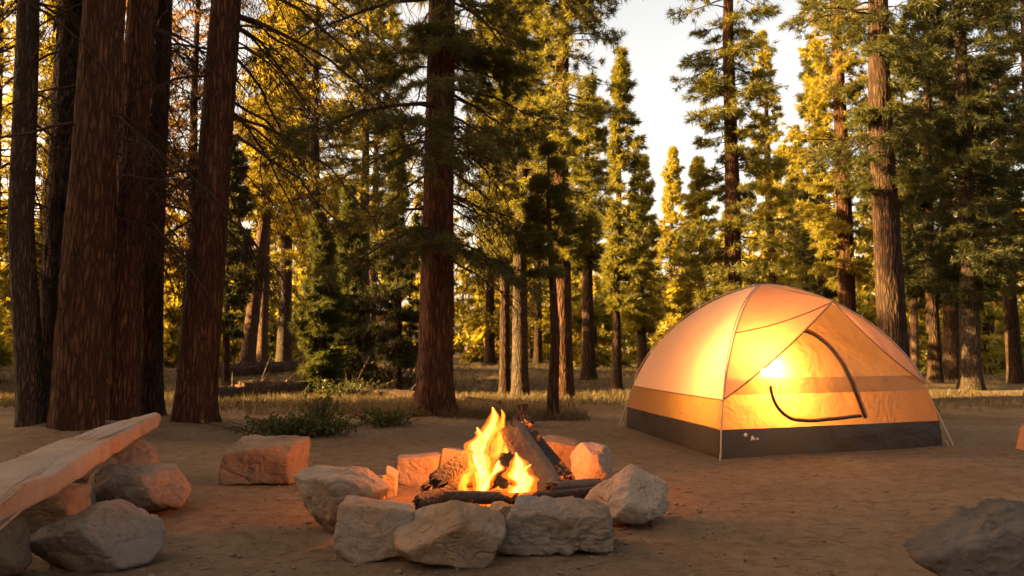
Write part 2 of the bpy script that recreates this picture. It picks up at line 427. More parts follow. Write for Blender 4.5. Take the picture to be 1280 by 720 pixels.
def make_parts(path, H, r0, cb, R, seed, kind='cone', nb=90, per=9, tuft=4, k=9, nl=0.14, nw=0.010, elev=(-0.15, 0.5), sag=0.25, tip=0.12,
               near=False, flare=0.35, top_lod=None, sidebias=None, dens=1.0, taper=0.8, dead=0, dead_z=(1.6, 6.0), dead_L=1.6, dead_droop=0.55, needles_on_dead=0.0, bare_side=None):
    r = np.random.default_rng(seed)
    tm = trunk_mesh(path, H, r0, near, seed, flare, taper=taper)
    br, nd = MB(), MB()
    def do(z, nbk, per, tuft, k, nl, nw):
        u = (z - cb) / (H - cb)
        # ragged: whole whorls shorter or missing
        rag = 0.72 + 0.38 * vnoise(np.stack([z * 1.7, np.full_like(z, seed * 1.3), np.zeros_like(z)], -1), 5)
        L = R * crown_profile(kind, u) * rag * r.uniform(0.6, 1.12, len(z)) + 0.05
        az = r.uniform(0, 2 * PI, len(z))
        if sidebias is not None:
            L = L * (1 + sidebias[1] * np.cos(az - sidebias[0]))
        e = elev[0] + (elev[1] - elev[0]) * u + r.normal(0, 0.10, len(z))
        P, Rr = branch_set(path, H, r0, z, L, az, e, np.full(len(z), sag) * r.uniform(0.6, 1.4, len(z)), np.full(len(z), tip), r)
        tubes(br, P, Rr, 5)
        Q, QL = sub_set(P, per, 0.22, 1.0, 0.40, 0.25, r, up=0.05)
        tubes(br, Q, np.clip(0.006 * QL + 0.0025, 0, 0.01)[:, None] * np.linspace(1, 0.35, 5)[None], 3)
        C, D = pts_on(Q, tuft, 0.25, r)
        blades(nd, C, D, k, nl, nw, 0.75, r)
        C, D = pts_on(P, 3, 0.6, r)
        blades(nd, C, D, k, nl, nw, 0.75, r)
    nb = int(nb * dens)
    z = np.sort(cb + (H - cb) * r.uniform(0, 1, nb) ** 1.05 * 0.99)
    if top_lod:
        zc, kk = top_lod
        do(z[z < zc], nb, per, tuft, k, nl, nw)
        hi = z[z >= zc]
        if len(hi): do(hi, nb, max(3, per // 2), max(2, tuft // 2), max(5, k // 2), nl * kk, nw * kk * 1.6)
    else:
        do(z, nb, per, tuft, k, nl, nw)
    if dead:
        zd = np.sort(r.uniform(dead_z[0], dead_z[1], dead)); L = dead_L * r.uniform(0.45, 1.1, dead)
        az = r.uniform(-0.72 * PI, 0.72 * PI, dead)
        if bare_side is not None:
            L = L * (1 + bare_side[1] * np.cos(az - bare_side[0]))
        P, Rr = branch_set(path, H, r0, zd, L, az, r.normal(-0.12, 0.15, dead), dead_droop * r.uniform(0.5, 1.3, dead), np.full(dead, 0.06), r, 9)
        tubes(br, P, np.clip(Rr * 0.9, 0.004, 1), 5)
        Q, QL = sub_set(P, 11, 0.15, 1.0, 0.42, 0.45, r, up=-0.12)
        tubes(br, Q, np.clip(0.005 * QL + 0.003, 0, 0.009)[:, None] * np.linspace(1, 0.5, 5)[None], 3)
        Q2, QL2 = sub_set(Q, 5, 0.15, 1.0, 0.5, 0.5, r, n=4, up=-0.2)
        tubes(br, Q2, np.full((len(Q2), 4), 0.0028), 3)
        if needles_on_dead:
            sel = r.uniform(size=len(Q)) < needles_on_dead
            C, D = pts_on(Q[sel], 4, 0.2, r); blades(nd, C, D, k, nl, nw, 0.8, r)
    return tm, br.mesh('branches'), nd.mesh('crown')

def build_tree(name, label, cat, foot, meshes, bark, needles, group=None):
    t = thing(name, label, cat, foot, group)
    link('trunk', meshes[0], bark, t, True)
    link('branches', meshes[1], TWIG, t)
    link('crown', meshes[2], needles, t)
    return t

def tree_px(name, label, px_pts, Y, H, r0, cb, R, seed, bark=BARK_DARK, needles=PINE, group=None, cat='tree', **kw):
    """a tree whose foot and trunk pass through photo points lying at depth Y"""
    W = [at(a, b, Y) for a, b in px_pts]
    foot = np.array([W[0][0], Y, 0.0]); foot[2] = 0.0
    pts = [np.zeros(3)] + [np.array([p[0] - foot[0], 0.0, p[2]]) for p in W[1:]]
    path = trunk_path(pts, H)
    return build_tree(name, label, cat, foot, make_parts(path, H, r0, cb, R, seed, **kw), bark, needles, group)

G_NEAR = 'big pine trunks standing behind the slab bench'
G_BACK = 'pines scattered through the background'
left_kw = dict(kind='pine', nb=70, per=7, tuft=3, k=7, nl=0.2, nw=0.022, near=True)
tree_px('pine_tree', 'slim grey brown trunk at the far left edge of the campsite', [(42, 545), (26, 280), (36, 0)], 8.8, 15, 0.135, 6.2, 1.6, 101, BARK_GREY, PINE, G_NEAR,
        dead=24, dead_z=(1.7, 6.3), dead_L=1.3, **left_kw)
tree_px('pine_tree', 'thickest dark red trunk of the left clump, behind the slab bench', [(95, 543), (112, 280), (132, 0)], 8.7, 19, 0.25, 7.0, 2.4, 102, BARK_RED, PINE, G_NEAR, flare=0.12,
        dead=22, dead_z=(2.2, 6.8), dead_L=1.6, **left_kw)
tree_px('pine_tree', 'very dark trunk half hidden behind the thickest trunk on the left', [(70, 530), (80, 280), (93, 0)], 9.7, 18, 0.22, 7.0, 2.2, 103, BARK_DARK, PINE, G_NEAR,
        dead=22, dead_z=(2.0, 6.8), dead_L=1.6, **left_kw)
tree_px('pine_tree', 'straight brown trunk close to the right of the thickest left trunk', [(152, 534), (158, 300), (177, 0)], 9.3, 17, 0.18, 7.0, 2.0, 104, BARK_RED, PINE, G_NEAR,
        dead=26, dead_z=(1.9, 6.6), dead_L=1.6, **left_kw)
tree_px('pine_tree', 'narrow dark trunk squeezed between two left trunks', [(186, 526), (190, 300), (204, 0)], 10.4, 15, 0.155, 7.0, 1.8, 105, BARK_DARK, PINE, G_NEAR,
        dead=24, dead_z=(1.9, 7.0), dead_L=1.5, **left_kw)
tree_px('pine_tree', 'leaning trunk with drooping bare branches beyond the slab bench tip', [(242, 533), (262, 280), (283, 0)], 9.6, 18, 0.215, 7.0, 2.3, 106, BARK_RED, PINE, G_NEAR,
        dead=40, dead_z=(2.3, 6.8), dead_L=2.0, dead_droop=0.7, bare_side=(PI / 2, 0.25), **left_kw)
# main pine behind the fire
tree_px('pine_tree', 'large dark pine with flared foot behind the campfire', [(543, 522), (548, 250), (552, 0)], 10.9, 19, 0.225, 2.3, 2.5, 107, BARK_RED, PINE, None,
        kind='pine', nb=185, per=13, tuft=7, k=11, nl=0.14, nw=0.013, near=True, elev=(-0.05, 0.35), sag=0.42, tip=0.12, flare=0.5, top_lod=(7.2, 2.2),
        dead=22, dead_z=(1.9, 4.5), dead_L=1.4)

def px_tree(name, label, px, Y, H, r0, cb, R, seed, bark, needles, group=G_BACK, cat='tree', top_px=None, **kw):
    x = (px - 640) / F * (Y * cp)
    foot = np.array([x, Y, float(gz(x, Y))])
    r = np.random.default_rng(seed)
    lean = np.array([r.normal(0, 0.012), r.normal(0, 0.01)])
    if top_px is not None: lean[0] = ((top_px - px) / F * Y) / 5.0
    pts = [np.zeros(3)] + [np.array([lean[0] * zz + 0.04 * r.normal(), lean[1] * zz + 0.04 * r.normal(), zz]) for zz in np.linspace(H * 0.3, H, 4)]
    path = trunk_path(pts, H)
    return build_tree(name, label, cat, foot, make_parts(path, H, r0, cb, R, seed, **kw), bark, needles, group)

def lod(Y):
    if Y < 13: return dict(nb=200, per=11, tuft=5, k=10, nl=0.13, nw=0.012)
    if Y < 19: return dict(nb=190, per=10, tuft=4, k=8, nl=0.15, nw=0.018)
    if Y < 27: return dict(nb=170, per=9, tuft=4, k=6, nl=0.17, nw=0.028)
    return dict(nb=140, per=8, tuft=3, k=6, nl=0.22, nw=0.045)

def B(label, px, Y, H, r0, cb, R, seed, bark, needles, name='pine_tree', **kw):
    k = lod(Y); k.update(kw)
    return px_tree(name, label, px, Y, H, r0, cb, R, seed, bark, needles, **k)

fir_kw = dict(kind='cone', elev=(-0.2, 0.6), sag=0.15, tip=0.1)
pin_kw = dict(kind='pine', elev=(-0.05, 0.5), sag=0.25, tip=0.15)
col_kw = dict(kind='column', elev=(-0.1, 0.5), sag=0.2, tip=0.12)

# --- between the left clump and the main pine
B('pale pinkish trunk leaning left, seen right of the drooping bare branches', 309, 27, 15, 0.25, 5.5, 2.0, 201, BARK_PINK, GOLD, top_px=330, **pin_kw)
B('slim pale trunk touching the leaning pinkish trunk in the middle distance', 328, 28.5, 14, 0.2, 5.5, 1.8, 202, BARK_PINK, GOLD, **pin_kw)
B('grey trunk standing beyond the fallen log on the left', 355, 29.5, 16, 0.27, 5.0, 2.2, 203, BARK_GREY, GOLD, **pin_kw)
B('tall golden pine glowing right of the drooping bare branches', 392, 23, 15, 0.2, 3.0, 2.1, 204, BARK_DARK, GOLD, nb_=0, **pin_kw) if False else None
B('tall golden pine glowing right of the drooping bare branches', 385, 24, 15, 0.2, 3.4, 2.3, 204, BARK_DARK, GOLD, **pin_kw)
B('golden pine seen between the drooping branches and the clump trunks', 232, 25, 16, 0.2, 3.0, 2.4, 205, BARK_DARK, SUN_AMBER, **pin_kw)
B('sunlit orange gold pine behind the narrow dark trunk of the left clump', 170, 29, 15, 0.22, 3.0, 2.3, 206, BARK_DARK, SUN_AMBER, **pin_kw)
B('sunlit golden pine in the gap left of the thickest trunk', 52, 24, 12, 0.2, 2.0, 2.3, 207, BARK_DARK, GOLD, **pin_kw)
B('sunlit golden pine at the left edge behind the slim trunk', -10, 22, 13, 0.2, 2.0, 2.2, 208, BARK_DARK, GOLD, **pin_kw)
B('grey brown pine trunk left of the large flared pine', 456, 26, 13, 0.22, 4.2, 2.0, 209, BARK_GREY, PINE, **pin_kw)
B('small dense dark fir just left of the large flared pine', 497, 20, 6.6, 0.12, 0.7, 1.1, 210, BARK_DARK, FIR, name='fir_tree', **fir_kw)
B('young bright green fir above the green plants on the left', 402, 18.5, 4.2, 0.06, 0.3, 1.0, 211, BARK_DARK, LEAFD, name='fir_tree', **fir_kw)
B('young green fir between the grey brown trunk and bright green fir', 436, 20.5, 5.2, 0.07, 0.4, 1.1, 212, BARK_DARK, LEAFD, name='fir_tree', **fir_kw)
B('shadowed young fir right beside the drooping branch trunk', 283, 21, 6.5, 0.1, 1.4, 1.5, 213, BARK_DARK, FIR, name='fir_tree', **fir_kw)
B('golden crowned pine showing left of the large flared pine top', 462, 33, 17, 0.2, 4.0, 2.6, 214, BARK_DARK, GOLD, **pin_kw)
# --- between main pine and tent
B('slender pine trunk left of a pair behind the campfire', 631, 17.6, 11, 0.12, 2.9, 1.2, 220, BARK_DARK, OLIVE, **pin_kw)
B('stouter pine trunk right of a pair behind the campfire', 650, 16.6, 11, 0.17, 3.3, 1.3, 221, BARK_GREY, OLIVE, **pin_kw)
B('thin bare young pine closest to the fire ring', 690, 10.8, 6.4, 0.068, 3.0, 0.55, 222, BARK_DARK, PINE, nb_=0) if False else None
B('thin straight young pine standing nearest behind the leaning firewood', 690, 10.8, 3.7, 0.075, 1.9, 0.45, 222, BARK_DARK, PINE, kind='column', nb=34)
B('tall pine with sunlit orange trunk in the middle of the photo', 705, 16, 15, 0.185, 2.9, 1.5, 223, BARK_RED, OLIVE, kind='column', elev=(-0.1, 0.4), sag=0.22, tip=0.14, nb=260)
B('dark pine trunk just right of the tall sunlit middle pine', 736, 23, 9, 0.2, 3.2, 1.2, 224, BARK_DARK, OLIVE, **col_kw)
B('thin trunked spire pine left of the open sky gap', 771, 19.5, 8.5, 0.12, 2.0, 0.95, 225, BARK_DARK, OLIVE, kind='cone', elev=(-0.1, 0.5), sag=0.1, tip=0.1, sidebias=(PI / 2, 0.6), nb=170)
B('short pine at the left shoulder of the tent', 803, 27, 7.5, 0.17, 1.6, 1.3, 226, BARK_DARK, GOLD, **fir_kw)
B('distant golden spire tree in the middle of the sky gap', 838, 44, 12.2, 0.16, 0.8, 2.7, 227, BARK_DARK, GOLD, name='fir_tree', nb=300, per=9, **fir_kw)
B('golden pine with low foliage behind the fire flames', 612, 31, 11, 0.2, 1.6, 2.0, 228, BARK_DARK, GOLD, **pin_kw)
B('sunlit yellow pine standing between the pair and the orange trunk', 672, 34, 14, 0.2, 1.6, 2.2, 229, BARK_DARK, GOLD, **pin_kw)
# --- behind and right of the tent
B('open crowned pine with bare pole trunk behind the tent', 915, 16, 14, 0.19, 1.9, 1.5, 240, BARK_RED, OLIVE, kind='pine', elev=(-0.1, 0.3), sag=0.3, tip=0.2, nb=190, per=9, tuft=4)
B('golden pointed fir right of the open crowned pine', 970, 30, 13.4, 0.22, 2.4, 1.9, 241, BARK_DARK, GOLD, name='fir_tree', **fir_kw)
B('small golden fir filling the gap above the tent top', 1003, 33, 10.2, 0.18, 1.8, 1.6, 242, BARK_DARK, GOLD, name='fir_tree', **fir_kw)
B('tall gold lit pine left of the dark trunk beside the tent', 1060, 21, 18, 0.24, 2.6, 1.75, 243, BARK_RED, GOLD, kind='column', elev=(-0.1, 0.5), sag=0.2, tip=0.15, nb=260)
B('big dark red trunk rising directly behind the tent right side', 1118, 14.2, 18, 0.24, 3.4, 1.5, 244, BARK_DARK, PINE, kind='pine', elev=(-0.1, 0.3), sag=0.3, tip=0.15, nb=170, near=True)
B('wide dark fir with low boughs right of the tent', 1212, 16.6, 14, 0.2, 2.0, 1.75, 245, BARK_GREY, FIR, name='fir_tree', kind='column', elev=(-0.25, 0.3), sag=0.2, tip=0.15, nb=300)
B('dark fir behind the wide fir, nearer the big red trunk', 1168, 20, 13, 0.16, 2.2, 1.5, 246, BARK_DARK, FIR, name='fir_tree', nb=220, kind='column', elev=(-0.25, 0.3), sag=0.2, tip=0.15)
B('brown trunk in deep shade left of the wide fir trunk', 1188, 27, 13, 0.27, 3.0, 1.9, 247, BARK_DARK, FIR, **col_kw)
B('dark trunk in deep shade right of the wide fir trunk', 1237, 34, 13, 0.26, 3.4, 1.9, 248, BARK_DARK, FIR, **col_kw)
B('bare lower trunk near the right edge of the photo', 1268, 22, 14, 0.2, 3.2, 1.8, 249, BARK_DARK, FIR, **col_kw)
B('pine at the very right edge with golden low branch', 1302, 18, 13, 0.17, 2.2, 1.5, 250, BARK_DARK, PINE, **col_kw)
B('pale slim trunk behind the big red trunk by the tent', 1142, 26, 12, 0.13, 3.4, 1.4, 251, BARK_PINK, PINE, **col_kw)
B('golden undergrowth pine behind the tent left of the pole trunk', 880, 27, 7.5, 0.15, 1.2, 1.6, 252, BARK_DARK, GOLD, **fir_kw)
B('dark trunk hidden low behind the tent ridge', 1030, 27, 12, 0.2, 3.0, 1.6, 253, BARK_DARK, PINE, **col_kw)

# --- far woodland and an unseen wood added for shade: masses nobody could count
def wood(name, label, spots, needles, seed, q=(26, 6, 3, 5), nl=0.45, nw=0.16):
    r = np.random.default_rng(seed); tr, nd = MB(), MB()
    for (x, y, H, R, cbf) in spots:
        z0 = float(gz(x, y)); n = q[0]
        z = np.sort(H * cbf + H * (1 - cbf) * r.uniform(0, 1, n)); u = (z - H * cbf) / (H * (1 - cbf))
        path = lambda zz: np.zeros((len(zz), 2))
        L = R * crown_profile('cone', u) * r.uniform(0.6, 1.1, n) + 0.2
        P, _ = branch_set(path, H, 0.2, z, L, r.uniform(0, 2 * PI, n), -0.15 + 0.7 * u, np.full(n, 0.2), np.full(n, 0.1), r, 5)
        off = np.array([x, y, z0])
        Q, QL = sub_set(P, q[1], 0.2, 1.0, 0.4, 0.2, r, n=3)
        C, D = pts_on(np.concatenate([Q]), q[2], 0.2, r); blades(nd, C + off, D, q[3], nl, nw, 0.9, r)
        hh = np.linspace(0, H, 6)
        tubes(tr, np.stack([np.full(6, x), np.full(6, y), z0 - 0.2 + hh], -1)[None], (0.012 * H + 0.05) * (1 - hh / H * 0.95)[None], 7)
    o = thing(name, label, 'forest'); o['kind'] = 'stuff'
    a = tr.build('trunks', BARK_DARK, o); b = nd.build('crowns', needles, o)
    a['kind'] = 'stuff'; b['kind'] = 'stuff'
    return o

r = np.random.default_rng(55)
far = []
for i in range(150):
    y = r.uniform(40, 85); px = r.uniform(-60, 1340)
    x = (px - 640) / F * y
    top = r.uniform(255, 330) if px > 560 else r.uniform(200, 320)
    if px > 930: top = r.uniform(150, 300)
    H = 1 + (430 - top) / F * y
    far.append((x, y, H, H * r.uniform(0.11, 0.17), r.uniform(0.08, 0.3)))
for i in range(130):
    y = r.uniform(31, 80); px = r.uniform(-80, 1360); x = (px - 640) / F * y
    far.append((x, y, r.uniform(1.6, 4.5) * (0.6 + y / 80), r.uniform(0.9, 1.9), 0.0))
wood('far_forest', 'distant golden green woodland closing the view between the trunks', far, GOLD, 61)

side = []  # trees out of view, placed and sized for the shade they cast
for i in range(80):
    y = r.uniform(-16, 8.5); x = -r.uniform(11, 34)
    if x > -0.66 * y - 3.5 and y > 0: x = -0.66 * y - 3.5 - r.uniform(0, 14)
    side.append((x, y, r.uniform(13, 19), r.uniform(2.2, 3.0), 0.12))
for i in range(70):
    y = r.uniform(10, 62); x = -0.66 * y - r.uniform(2.5, 18)
    side.append((x, y, r.uniform(4.2, 6.8), r.uniform(1.6, 2.4), 0.0))
for i in range(24):
    y = r.uniform(-30, -9); x = r.uniform(-16, 26)
    side.append((x, y, r.uniform(12, 18), r.uniform(2.0, 2.8), 0.12))
for i in range(16):
    y = r.uniform(-4, 24); x = 0.66 * max(y, 0) + r.uniform(7, 22)
    side.append((x, y, r.uniform(11, 16), r.uniform(2.0, 2.6), 0.12))
wood('unseen_shade_forest', 'unseen pine wood around the campsite clearing, added to shade it', side, PINE, 62, q=(40, 6, 3, 5), nl=0.55, nw=0.2)

# ------------------------------------------------------------------ rocks
def rock_mesh(dims, seed, facets=11, boxy=0.0, rough=0.03, subdiv=6, flat_top=0.0, extra=()):
    r = np.random.default_rng(seed)
    bm = bmesh.new(); bmesh.ops.create_icosphere(bm, subdivisions=subdiv, radius=1.0)
    V = np.array([v.co[:] for v in bm.verts]); Fc = np.array([[v.index for v in f.verts] for f in bm.faces]); bm.free()
    N = nrm(r.normal(size=(facets, 3))); h = r.uniform(0.72, 1.0, facets)
    if boxy:
        ax = np.array([[1, 0, 0], [-1, 0, 0], [0, 1, 0], [0, -1, 0], [0, 0, 1], [0, 0, -1.0]])
        N = np.vstack([nrm(ax + r.normal(0, 0.12, ax.shape)), N]); h = np.concatenate([np.full(6, 0.62), h + 0.25 * boxy])
    if flat_top:
        N = np.vstack([N, nrm(np.array([[0.05, -0.08, 1.0]]))]); h = np.append(h, flat_top)
    for e in extra:
        N = np.vstack([N, nrm(np.array([e[:3]], float))]); h = np.append(h, e[3])
    D = nrm(V); dot = D @ N.T
    cand = np.where(dot > 0.05, h[None] / np.maximum(dot, 0.05), 9.0)
    kk = 27.0
    cand = np.minimum(cand, 1.35)
    R = -np.log(np.exp(-kk * np.concatenate([cand, np.full((len(D), 1), 1.12)], 1)).sum(1)) / kk
    P = D * R[:, None]
    lo, hi = P.min(0), P.max(0)
    P = (P - (lo + hi) / 2) / (hi - lo)                        # unit bbox
    P = P * np.array(dims)
    s = float(np.mean(dims))
    q = P / s
    nz = fbm(q * 2.6 + seed, seed, 3) * 0.06 + fbm(q * 8 + seed, seed + 9, 3) * rough + (np.abs(fbm(q * 17 + seed, seed + 13, 4)) - 0.2) * rough * 0.9
    cr = np.abs(fbm(q * 3.4 + 5 + seed, seed + 21, 2)); nz = nz - 0.018 * np.exp(-(cr / 0.03) ** 2)
    P = P + nrm(P / np.array(dims) ** 2 * s * s) * (nz * s)[:, None]
    P[:, 2] -= P[:, 2].min()
    return np_mesh('rock', P, [Fc])

def rock(label, bbox, depth, seed, mat, group, name='stone', z0=0.0, sink=0.03, rz=0.0, Y0=None, cat='stone', **kw):
    """bbox = left, top, right, bottom in the photograph; stands on the ground where its lower edge meets it"""
    x0, y0, x1, y1 = bbox
    cx = (x0 + x1) / 2
    g = ground(cx, y1, z0)
    Yf = g[1] if Y0 is None else Y0
    W = (x1 - x0) / F * (Yf + depth * 0.4)
    ztop = at(cx, y0, Yf + depth * 0.6)[2]
    H = max(0.06, ztop - z0) + sink
    Yc = Yf + depth * 0.46
    xc = (cx - 640) / F * (Yf + depth * 0.4)
    me = rock_mesh((W, depth, H), seed, **kw)
    o = link(name, me, mat, None, True)
    o.location = (xc, Yc, z0 - sink); o.rotation_euler = (0, 0, rz)
    return tag(o, label, cat, group)

RING = 'stones ringing the campfire'
rock('broad flat topped beige stone at the left end of the fire ring', (368, 586, 487, 673), 0.48, 11, ROCK_WARM, RING, flat_top=0.62)
rock('rounded brown stone at the front left of the fire ring', (424, 622, 522, 702), 0.40, 12, ROCK_WARM, RING, boxy=0.4)
rock('large peaked stone at the very front of the fire ring', (498, 626, 632, 714), 0.42, 13, ROCK_WARM, RING, extra=((-0.5, -0.5, 0.7, 0.62), (0.6, -0.3, 0.7, 0.66), (0.15, -1, -0.1, 0.6)))
rock('long low grey stone at the front right of the fire ring', (618, 628, 768, 697), 0.36, 14, ROCK_GREY, RING, boxy=0.2, rough=0.06)
rock('big pale rounded stone at the right of the fire ring', (730, 580, 836, 664), 0.46, 15, ROCK_PALE, RING, extra=((-0.6, -0.4, 0.7, 0.7), (0.5, -0.6, 0.5, 0.72)))
rock('speckled pale stone leaning behind the big pale ring stone', (712, 553, 764, 608), 0.30, 16, ROCK_PALE, RING, extra=((-0.9, -0.4, 0.2, 0.6),))
rock('squarish block at the back right of the fire ring', (676, 545, 724, 596), 0.22, 17, ROCK_BROWN, RING, boxy=1.0)
rock('squared block at the back left of the fire ring, its inner face glowing', (497, 566, 551, 607), 0.2, 18, ROCK_WARM, RING, boxy=1.0)
rock('narrower block wedged at the back beside the leaning firewood', (549, 558, 600, 603), 0.2, 19, ROCK_WARM, RING, boxy=1.0)
rock('small upright stone on the left inside edge of the ring', (483, 583, 498, 622), 0.14, 20, ROCK_WARM, RING, boxy=0.8)
rock('tiny low stone touching the small upright stone of the ring', (466, 592, 485, 628), 0.15, 23, ROCK_WARM, RING, boxy=0.6)
rock('little stone wedged behind the front right ring stones', (606, 627, 645, 650), 0.16, 21, ROCK_WARM, RING, z0=0.03)
rock('stone behind the flames at the back of the fire ring', (600, 556, 676, 600), 0.22, 22, ROCK_BROWN, RING, boxy=0.9)

BEN = 'stones propping up the slab bench'
rock('large peaked stone in front of the slab bench', (48, 626, 208, 718), 0.42, 31, ROCK_BROWN, BEN, extra=((0.75, -0.45, 0.35, 0.62), (-0.55, -0.35, 0.75, 0.6), (-0.2, -1, -0.25, 0.6)))
rock('flat wedge shaped stone below the outer end of the slab bench', (112, 582, 240, 648), 0.42, 32, ROCK_BROWN, BEN, flat_top=0.6, extra=((0.9, -0.4, 0.25, 0.7),))
rock('dark rounded stone directly under the tip of the slab bench', (92, 546, 202, 606), 0.40, 33, ROCK_BROWN, BEN, z0=0.10, sink=0.12)
rock('dark squarish stone under the middle of the slab bench', (8, 600, 117, 668), 0.42, 34, ROCK_BROWN, BEN, boxy=0.4)
rock('stone cut off by the left edge under the slab bench', (-70, 648, 36, 740), 0.40, 35, ROCK_BROWN, BEN)
rock('lone squarish boulder sitting on bare earth left of the fire ring', (285, 549, 382, 608), 0.42, 41, ROCK_BROWN, None, boxy=0.25, name='boulder', flat_top=0.66)
rock('dark grey jagged boulder in the lower right corner', (1118, 632, 1390, 775), 0.5, 42, ROCK_DARK, None, name='boulder', rough=0.05, extra=((-0.15, -1.0, 0.12, 0.62), (0.5, -0.9, 0.2, 0.66), (-0.62, -0.05, 0.8, 0.60), (0.25, 0.05, 1.0, 0.66), (-0.2, -0.75, 0.75, 0.74)))

# ------------------------------------------------------------------ slab bench
def slab():
    zt = 0.45
    top_px = [(200, 521), (196, 519), (170, 525), (130, 535), (95, 546), (50, 560), (0, 578), (-60, 600), (-140, 640), (-140, 720),
              (-40, 642), (0, 616), (40, 599), (75, 585), (110, 567), (150, 546), (185, 528)]
    P = np.array([ground(a, b, zt)[:2] for a, b in top_px])
    # resample the outline
    Q = np.vstack([P, P[:1]]); seg = np.linalg.norm(np.diff(Q, axis=0), axis=1); s = np.concatenate([[0], np.cumsum(seg)])
    u = np.linspace(0, s[-1], 180, endpoint=False); O = np.stack([np.interp(u, s, Q[:, 0]), np.interp(u, s, Q[:, 1])], -1)
    c = O.mean(0)
    rings = []
    for f, z in ((0.0, zt), (0.3, zt), (0.6, zt), (0.85, zt), (0.965, zt - 0.002), (1.0, zt - 0.014), (1.008, zt - 0.04), (1.0, zt - 0.07), (0.985, zt - 0.092), (0.95, zt - 0.10), (0.6, zt - 0.10), (0.0, zt - 0.10)):
        R = c + (O - c) * f
        rings.append(np.column_stack([R, np.full(len(R), z)]))
    V = np.array(rings); sh = V.shape; V = V.reshape(-1, 3)
    n = fbm(V * 4, 71, 4); V[:, 2] += 0.02 * n
    V[:, :2] += 0.014 * np.stack([fbm(V * 9, 72, 3), fbm(V * 9, 73, 3)], -1)
    V[:, 2] += 0.03 * (V[:, 1] - 4.0) * 0.5 - 0.0
    I = np.arange(sh[0] * sh[1]).reshape(sh[0], sh[1])
    q = np.stack([I[:-1], I[1:], np.roll(I[1:], -1, 1), np.roll(I[:-1], -1, 1)], -1).reshape(-1, 4)
    o = link('slab_bench', np_mesh('slab_bench', V, [q]), SLAB, None, True)
    tag(o, 'long flat stone slab bench resting on stones at the left', 'bench')
slab()

# ------------------------------------------------------------------ fire: logs, flames, embers
def wood_mats():
    t = NT('split_wood'); v = t.coord('Object', (1, 1, 1)); n = t.noise(v, 18, 5, 0.65, 0.3)
    c = t.mix(n, (0.085, 0.055, 0.037), (0.20, 0.135, 0.092)); n2 = t.noise(v, 4, 3)
    c = t.mix(t.ramp(n2, [(0.45, (0, 0, 0)), (0.7, (0.8, 0.8, 0.8))]), c, (0.07, 0.042, 0.03))
    a = t.surf(t.principled(c, 0.85, t.bump(n, 0.6, 0.02), 0.2))
    t = NT('charred_wood'); v = t.coord('Object')
    n = t.noise(v, 16, 5, 0.7); vo = t.n('TexVoronoi', _feature='DISTANCE_TO_EDGE', Vector=v, Scale=26).outputs[0]
    c = t.mix(n, (0.012, 0.009, 0.008), (0.07, 0.042, 0.03))
    gl = t.math('MULTIPLY', t.ramp(t.noise(v, 30, 4, 0.7), [(0.5, (0, 0, 0)), (0.64, (1, 1, 1))]), t.ramp(t.noise(v, 5, 2), [(0.57, (0, 0, 0)), (0.72, (1, 1, 1))]))
    nd = t.n('BsdfPrincipled', Base__Color=c, Roughness=0.9, Emission__Color=(1.0, 0.16, 0.015), Emission__Strength=t.math('MULTIPLY', gl, 0.25))
    t.t.links.new(t.bump(t.math('ADD', n, vo), 0.8, 0.02), nd.inputs['Normal'])
    b = t.surf(nd.outputs[0])
    return a, b
SPLIT, CHAR = wood_mats()

